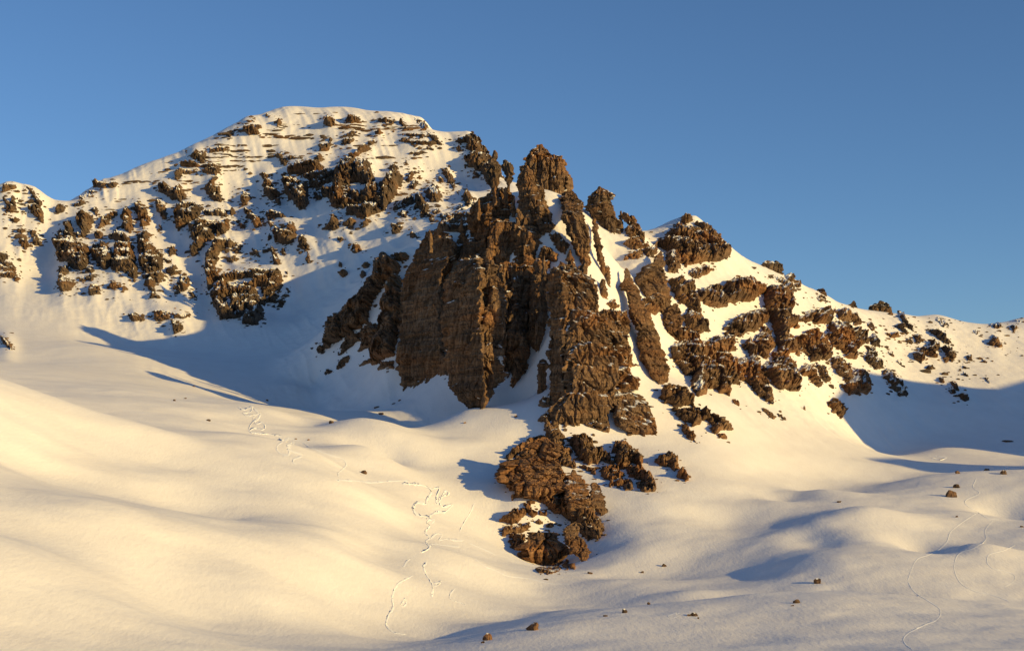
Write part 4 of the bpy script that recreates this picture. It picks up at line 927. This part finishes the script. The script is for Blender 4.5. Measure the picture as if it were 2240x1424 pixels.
# ------------------------------------------------------------------ the neighbouring peak, out of the picture on the right, that shades the basin
def side_peak():
    q = np.linspace(850, 1700, 130)
    p = np.linspace(-60, 660, 70)
    crest = np.interp(q, [850, 872, 895, 950, 972, 1015, 1040, 1062, 1153, 1205, 1248, 1269, 1302, 1400, 1700], [20, 90, 142, 142, 95, 85, 135, 205, 240, 232, 222, 208, 213, 225, 150])
    gq, gp = np.meshgrid(q, p, indexing='ij')
    z = crest[:, None] - np.abs(gp - 300) * .78
    X = gp * .819 + gq * .574
    Y = -gp * .574 + gq * .819
    P = np.stack([X.ravel(), Y.ravel(), 0 * X.ravel()], 1)
    z = z + 4 * fbm(P / 50, 4, 91).reshape(z.shape) * np.clip(np.abs(gp - 300) / 60, 0, 1)
    o = mesh('hill', np.stack([X, Y, z], -1).reshape(-1, 3), grid_faces(130, 70), SNOW, smooth=True)
    o['kind'] = 'structure'
side_peak()

# ------------------------------------------------------------------ boulders lying on the snow
def ico():
    t = (1 + 5 ** .5) / 2
    V = np.array([(-1, t, 0), (1, t, 0), (-1, -t, 0), (1, -t, 0), (0, -1, t), (0, 1, t), (0, -1, -t), (0, 1, -t), (t, 0, -1), (t, 0, 1), (-t, 0, -1), (-t, 0, 1)], float)
    Fc = np.array([(0, 11, 5), (0, 5, 1), (0, 1, 7), (0, 7, 10), (0, 10, 11), (1, 5, 9), (5, 11, 4), (11, 10, 2), (10, 7, 6), (7, 1, 8), (3, 9, 4), (3, 4, 2), (3, 2, 6), (3, 6, 8), (3, 8, 9), (4, 9, 5), (2, 4, 11), (6, 2, 10), (8, 6, 7), (9, 8, 1)])
    return V / np.linalg.norm(V, axis=1, keepdims=True), Fc
IV, IF = ico()
def subdiv(V, Fc):
    V = list(map(tuple, V))
    mid = {}
    def m(a, b):
        k = (min(a, b), max(a, b))
        if k not in mid:
            c = (np.array(V[a]) + np.array(V[b])) / 2
            V.append(tuple(c / np.linalg.norm(c)))
            mid[k] = len(V) - 1
        return mid[k]
    out = []
    for a, b_, c in Fc:
        x, y, z = m(a, b_), m(b_, c), m(c, a)
        out += [(a, x, z), (b_, y, x), (c, z, y), (x, y, z)]
    return np.array(V), np.array(out)
SV, SF = IV, IF
for _ in range(4):
    SV, SF = subdiv(SV, SF)
def boulder(label, u, v, wpx, hpx, seed, group=None, tilt=0.0, mat=None):
    """an angular block, its foot sunk in the snow; width and height in photo pixels"""
    y = depth(np.array([float(u)]), np.array([float(v)]))[0]
    px = y / F
    rng = np.random.RandomState(seed)
    # cut a ball with random planes: flat broken faces
    n = rng.normal(size=(13, 3))
    n /= np.linalg.norm(n, axis=1, keepdims=True)
    dd = rng.uniform(.50, .86, 13)
    k = SV @ n.T
    r = np.min(np.where(k > .05, dd[None] / np.maximum(k, .05), 9), axis=1)
    r = np.minimum(r, 1.0)
    V = SV * r[:, None]
    V[:, 0] /= np.abs(V[:, 0]).max()
    V[:, 2] /= np.abs(V[:, 2]).max()
    w2, h = wpx * px / 2, hpx * px
    V = V * np.array([w2, w2 * rng.uniform(.7, .95), h * .72])
    a = tilt
    V = np.stack([V[:, 0] * math.cos(a) - V[:, 2] * math.sin(a), V[:, 1], V[:, 0] * math.sin(a) + V[:, 2] * math.cos(a)], 1)
    V = V * (1 + .10 * fbm(V / (w2 * .35), 3, seed)[:, None])
    base = world(np.array([float(u)]), np.array([float(v)]), np.array([y]))[0]
    V = V + base + np.array([0, w2 * .4, h * .26])
    nz = V - V.mean(0)
    led = np.clip(nz[:, 2] / (np.linalg.norm(nz, axis=1) + 1e-9), 0, 1)
    return tag(mesh('boulder', V, SF, mat or BOULDER, attr=led, origin=base), label, 'boulder', group)
GB = 'boulders on the foreground snow'
B = boulder
B('largest reddish brown boulder at the bottom of the picture, long and flat on shaded snow', 1166, 1378, 32, 19, 1, GB, .15)
B('dark wedge shaped boulder at the bottom edge, left of the largest reddish boulder', 1066, 1400, 22, 16, 2, GB, .35)
B('thin dark stone below the wedge shaped boulder, right at the bottom edge', 1056, 1406, 9, 4, 3, GB, .3)
B('small brown boulder on the near snow hump with a thin blue shadow to its left', 1366, 1340, 14, 9, 4, GB)
B('little brown stones just left of the small boulder on the near snow hump', 1324, 1348, 11, 5, 5, GB)
B('reddish boulder, largest of the cluster inside a trampled ring of snow', 1520, 1347, 18, 8, 6, GB)
B('flat stone at the left end of the cluster in the trampled ring', 1508, 1347, 10, 5, 7, GB)
B('tiny stone at the lower right of the cluster in the trampled ring', 1528, 1353, 5, 4, 8, GB)
B('brown boulder on the crest line of the near snow hump, among tiny stones', 1742, 1319, 18, 9, 9, GB)
B('flat dark stone just below the boulder on the crest line', 1734, 1325, 9, 3, 10, GB)
B('dark boulder in the hollow behind the near hump, long blue shadow at left', 1789, 1276, 19, 12, 11, GB, .2)
B('single small stone midway between the lower crag and the near snow hump', 1419, 1322, 8, 6, 12, GB)
B('small dark stone at the foot of the lit slope, right of the lower crag', 1453, 1239, 11, 7, 13, GB)
B('smaller dark stone left of the one at the foot of the lit slope', 1405, 1253, 9, 5, 14, GB)
B('flat dark stone closest to the foot of the lower crag, on its right', 1290, 1255, 13, 5, 15, GB)
B('stone alone in the middle of the smooth right hand snow slope', 1836, 1099, 11, 5, 16, GB)
B('big dark boulder in a melted hollow on the right plateau', 2081, 1087, 28, 16, 17, GB)
B('dark boulder just above the one in the melted hollow', 2094, 1067, 17, 9, 18, GB)
B('dark stone on the far edge of the right plateau, behind the two big boulders', 2095, 1036, 11, 7, 19, GB)
B('small flat dark stone on the right plateau edge, near the right border', 2159, 1029, 13, 5, 20, GB)
B('rounded dark boulder on the right plateau edge, closest to the right border', 2196, 1037, 18, 10, 21, GB)
B('dark stone cut by the right border, below the plateau', 2236, 1153, 9, 4, 22, GB)
B('tiny stone high on the near right slope between two ski tracks', 2093, 1131, 7, 4, 23, GB)
B('dark boulder in a hollow at the end of the left ski tracks', 797, 1036, 16, 8, 24, GB)
B('reddish boulder on the snow crest at the edge of the shaded valley', 725, 926, 12, 9, 25, GB)
B('flat greenish brown stone alone on the left snow swell', 457, 921, 11, 5, 26, GB)
B('small dark stone beside the upper ski tracks', 647, 961, 6, 3, 27, GB)
B('second small dark stone beside the upper ski tracks, a little to the right', 674, 963, 7, 3, 28, GB)
B('black stone in the shaded valley below the left wall', 833, 907, 12, 6, 29, GB)
B('black flake in the shaded valley, upper end of a slanting row', 874, 877, 9, 4, 30, GB, .3)
B('black flake in the shaded valley, middle of a slanting row', 861, 884, 9, 3, 31, GB, .2)
B('black flake in the shaded valley, lower end of a slanting row', 824, 892, 13, 4, 32, GB, .2)
B('small black stone on the shaded slope between buttress and lower crag', 1128, 913, 9, 6, 33, GB)
B('dark stone at the rim of the snow arete below the left wall', 1016, 926, 8, 4, 34, GB, .3)
B('short black streak of rock in the shaded basin at the right border', 2204, 966, 30, 4, 35, GB, -.08)
B('tiny stone on the lit left snow below the far cliffs', 381, 877, 6, 4, 36, GB)
B('tiny pair of stones on the far lip of the left snow swell', 405, 872, 7, 3, 37, GB)
B('little upright stone standing on the open slope right of the brown ribs', 1760, 897, 6, 12, 38, GB)
B('tiny dark stone in the shaded valley near its left end', 424, 846, 8, 3, 39, GB)
B('dark stone in the shaded valley behind the ski tracked swell', 584, 877, 6, 4, 40, GB)

# ------------------------------------------------------------------ countless small stones poking through the snow of the faces
def scatter():
    rng = np.random.RandomState(5)
    pos = []
    for o in OUT:                                   # debris round every outcrop
        for pl in o[3]:
            per = np.linalg.norm(np.roll(pl, -1, 0) - pl, axis=1)
            k = int(per.sum() / (5.0 if o[6] == 'far' else 11.0))
            i = rng.choice(len(pl), k, p=per / per.sum())
            f = rng.rand(k)
            c = pl[i] * (1 - f)[:, None] + np.roll(pl, -1, 0)[i] * f[:, None]
            c = c + rng.normal(size=(k, 2)) * np.array([9, 6])
            pos += [(a, b_, s, 1.0) for (a, b_), s in zip(c, rng.gamma(2.0, .8, k) + .8)]
    def band(fr, pl, n, rows, s=1.0, sl=0.0):
        pl = poly(fr, pl)
        lo, hi = pl.min(0), pl.max(0)
        row = rng.rand(rows)
        for _ in range(n):
            a = lo + (hi - lo) * rng.rand(2)
            if rows:
                a[1] = lo[1] + (hi[1] - lo[1]) * row[rng.randint(rows)] + rng.normal() * 1.2 + sl * (a[0] - lo[0])
            if sdist(a[None], pl)[0] > 0 and vn(np.array([[a[0] / 35, a[1] / 14, .5]]), 8)[0] > -.15:
                pos.append((a[0], a[1], (rng.gamma(2.0, .7) + .7) * s, 2.2 if rows else 1.0))
    band('B', '300 350 600 160 760 130 900 200 850 420 600 500 480 560 330 480', 620, 14)
    band('B', '-400 780 -150 560 60 450 230 360 240 460 100 560 -100 700', 160, 7)
    band('C', '150 120 500 120 700 120 860 300 900 400 700 480 400 480 150 420', 300, 12)
    band('B', '760 120 1300 80 1290 400 900 420 800 260', 110, 9)
    band('C', '520 520 800 460 1000 660 1100 800 900 880 560 900 500 700', 330, 0)
    band('B', '340 480 700 480 900 700 820 900 640 1000 480 760 340 700', 190, 0)
    band('A', '560 180 860 60 1200 40 1500 60 1200 240 800 360', 190, 8)
    band('A', '20 130 120 90 240 180 320 330 310 560 160 600 20 500', 110, 0)
    band('A', '420 720 1030 700 1440 740 1480 930 1100 1000 650 930 440 900', 130, 0)
    band('D', '440 380 700 380 760 560 560 590 440 520', 60, 0)
    band('J', '700 30 900 60 1300 240 1690 420 1690 640 1400 560 1150 380 900 200', 240, 0)
    band('J', '1150 700 1400 760 1600 900 1690 1050 1400 1000 1190 960', 90, 0)
    band('K', '650 280 1100 320 1690 360 1690 620 1450 640 1100 680 850 660 640 500', 200, 0, .8)
    band('I', '380 300 560 520 800 740 1100 640 1350 700 1250 560 1060 440 900 300', 90, 0)
    band('H', '340 900 700 640 900 800 960 960 600 1180 380 1020', 60, 0, .8)
    band('H', '860 200 1240 240 1560 640 1150 640 900 480', 90, 0, .8)
    band('H', '600 1190 950 1180 930 1250 640 1290', 40, 0, .8)
    band('E', '80 920 340 600 640 300 620 700 440 1060 100 1100', 70, 0, .8)
    q = np.array(pos)
    y = depth(q[:, 0], q[:, 1])
    sky_v = np.interp(q[:, 0], UG, VV.min(1))
    ok = q[:, 1] > sky_v + 1.5
    q, y = q[ok], y[ok]
    base = world(q[:, 0], q[:, 1], y)
    n = len(q)
    s = q[:, 2] * y / F
    J = 1 + .45 * (rng.rand(n, 12, 3) - .5)
    V = IV[None] * J * s[:, None, None] * np.stack([rng.uniform(.9, 2.1, n) * q[:, 3], rng.uniform(.7, 1.2, n), rng.uniform(.55, 1.1, n) * np.where(q[:, 3] > 1, .75, 1)], 1)[:, None, :]
    V = V + base[:, None, :]
    Fc = (IF[None] + 12 * np.arange(n)[:, None, None]).reshape(-1, 3)
    o = mesh('scattered_stones', V.reshape(-1, 3), Fc, FARROCK, attr=np.zeros(n * 12))
    o['kind'] = 'stuff'
    tag(o, 'countless small dark stones sprinkled over the snow of the mountain faces', 'stones')
    print('stones', n)
scatter()

# ------------------------------------------------------------------ ski tracks pressed into the snow
def track(label, fr, line, w=3.0, seed=0, churn=0.0, group='ski tracks on the snow slopes'):
    """a shallow furrow with a raised rim of loose snow along a traced line; w in photo pixels"""
    ox, oy, k = FR[fr]
    a = np.array([float(q) for q in line.replace(',', ' ').split()]).reshape(-1, 2) / k + (ox, oy)
    t = np.concatenate([[0], np.cumsum(np.linalg.norm(np.diff(a, axis=0), axis=1))])
    n = max(8, int(t[-1] / 1.2))
    tt = np.linspace(0, t[-1], n)
    fi = np.interp(tt, t, np.arange(len(a)))
    P = upsample(a, fi, 0)
    d = np.gradient(P, axis=0)
    d /= np.linalg.norm(d, axis=1, keepdims=True) + 1e-9
    nr = np.stack([-d[:, 1], d[:, 0]], 1)
    nr[nr[:, 1] < 0] *= -1
    w *= .85 if fr != 'N' else .55
    prof = [(-1.1, -.15), (-.75, .10), (-.4, .22), (-.1, .30), (.2, .32), (.5, .25), (.8, .12), (1.1, -.15)]
    rows = []
    end = np.clip(np.minimum(tt, t[-1] - tt) / 8, 0.05, 1)
    for i, (o, h) in enumerate(prof):
        jit = .5 * vn(np.stack([tt / 5, 0 * tt + i, 0 * tt + seed], 1), seed) * churn
        ww = w * (1 + .5 * vn(np.stack([tt / 11, 0 * tt, 0 * tt + seed], 1), seed + 3)) * end
        q = P + nr * (ww * (o + jit))[:, None]
        y = depth(q[:, 0], q[:, 1])
        Wd = world(q[:, 0], q[:, 1], y)
        Wd[:, 2] += (h * (.55 + .5 * churn * np.abs(vn(np.stack([tt / 3, 0 * tt + 3 * i, 0 * tt + seed], 1), seed + 5))) ) * .09 * end * w / 3 * (y / 600) + (.05 if 0 < i < 7 else -.10) * (y / 600) * end
        rows.append(Wd)
    G = np.stack(rows, 0)
    return tag(mesh('ski_track', G.reshape(-1, 3), grid_faces(len(prof), n), LOOSE, smooth=True), label, 'ski track', group)
FR['L'] = (0, 700, 1.967)
FR['M'] = (800, 1000, 3.358)
FR['O'] = (540, 860, 2.542)
FR['N'] = (1240, 900, 2.24)
Tk = track
Tk('loose tangled turns on top of the left swell, where the left run starts', 'L', '1020 372 1050 385 1085 372 1075 395 1045 400 1065 410 1100 405 1120 400 1110 425 1085 440 1070 470 1085 485', 2.2, 1, .8)
Tk('second strand of tangled turns beside the upper start of the left ski run', 'L', '1085 375 1110 400 1090 420 1100 445 1125 440 1140 455 1130 470 1090 465 1075 480 1130 488 1190 495 1220 500', 2.2, 2, .8)
Tk('clear S shaped ski turns in the middle of the left run', 'L', '1195 500 1225 520 1240 510 1205 530 1190 550 1205 572 1240 580 1245 545 1235 540 1265 525 1240 545 1245 560 1290 575 1298 585 1265 598 1262 612 1280 622', 2.4, 3, .4)
Tk('faint long curve sweeping right from the S shaped turns', 'L', '1230 505 1290 520 1340 550 1420 580 1470 595 1490 620 1475 640 1455 660 1462 680', 1.4, 4, .3)
Tk('pale traverse line running right below the boulder hollow', 'L', '1440 688 1520 690 1600 697 1680 692 1760 690', 2.2, 5, .4)
Tk('churned ski turns on the open slope left of the lower crag, main strand', 'M', '260 190 400 200 470 230 480 260 450 310 440 340 380 330 350 370 365 410 420 430 470 440 450 480 470 500 440 550 470 590 440 620 470 660 400 700', 3.0, 6, .9)
Tk('right strand of churned turns next to the main strand on the open slope', 'M', '480 230 540 225 520 290 530 340 580 250 610 270 540 300 560 360 640 345 580 400 520 400 450 450 500 460 480 490', 2.6, 7, .9)
Tk('curved ski line leaving the churned turns towards the lower crag', 'M', '470 600 520 560 560 570 540 605 600 598 660 608 720 610', 2.4, 8, .5)
Tk('straight faint line just below the curved one, towards the lower crag', 'M', '460 635 540 640 620 650 700 657', 1.5, 9, .3)
Tk('short hooked ski line below the churned turns, left one of two', 'M', '330 740 295 770 280 800 260 790', 2.0, 10, .5)
Tk('ski line falling straight down the slope below the churned turns', 'M', '460 755 425 800 440 850 470 900 490 940 485 1030', 2.4, 11, .8)
Tk('fan shaped spray of snow beside the falling ski line', 'M', '490 915 520 920 550 915 510 945 480 930', 2.6, 12, .9)
Tk('small ring of snow right of the falling ski line', 'M', '660 960 630 990 615 1030 640 1050 690 1065 740 1085', 1.8, 13, .6)
Tk('long bow shaped ski line at the lower left of the run', 'M', '350 865 300 890 240 925 210 970 195 1030 200 1100 170 1150 150 1210 165 1250 210 1285 300 1300', 2.4, 14, .7)
Tk('small churned patch inside the bow shaped ski line', 'M', '250 1090 275 1060 285 1035 295 1070 280 1090 255 1095', 2.4, 15, .9)
Tk('faint groove running down beside the lower crag', 'M', '800 330 770 400 740 450 705 510 690 550', 1.8, 16, .5)
Tk('faint diagonal groove from the ski turns to the foot of the lower crag', 'M', '750 625 830 660 900 690 960 720', 1.3, 17, .3)
Tk('long faint curve passing under the lower crag', 'M', '800 740 860 790 950 830 1050 870 1200 890 1350 925 1500 930', 1.3, 18, .3)
Tk('deep winding ski track on the near right hump, reaching the bottom edge', 'N', '1670 830 1700 880 1760 920 1820 960 1830 990 1810 1020 1760 1040 1680 1080 1650 1110 1660 1140 1700 1170', 1.9, 19, .4)
Tk('thin ski track swinging down the right slope, left one of a pair', 'N', '2020 490 1940 540 1880 590 1860 640 1800 690 1720 720 1690 770 1670 830', 1.3, 20, .2)
Tk('thin ski track swinging down the right slope, right one of a pair', 'N', '2090 530 2050 580 2050 630 1990 670 1930 690 1905 720 1900 780 1930 840 2000 880 2090 900 2170 930', 1.3, 21, .2)
Tk('faint ski track beside the big dark boulder on the right plateau', 'N', '2010 320 1990 370 2020 400 1960 430 1955 455 2010 490 2060 520 2120 530', 1.2, 22, .2)
Tk('churned crescent of snow left of the stone cluster on the near hump', 'N', '560 985 520 990 495 1000 510 1010 550 1000', 1.8, 23, .7)
Tk('ski scribbles in the shaded hollow behind the right plateau', 'N', '1760 215 1800 220 1860 225 1830 235 1790 230 1800 245', 2.0, 24, .7)
Tk('looping faint ski line near the right border', 'N', '2200 650 2140 680 2070 700 2060 740 2090 770 2140 780 2190 800 2190 830 2140 860', 1.2, 25, .2)
print('all', round(time.time() - T0, 1))
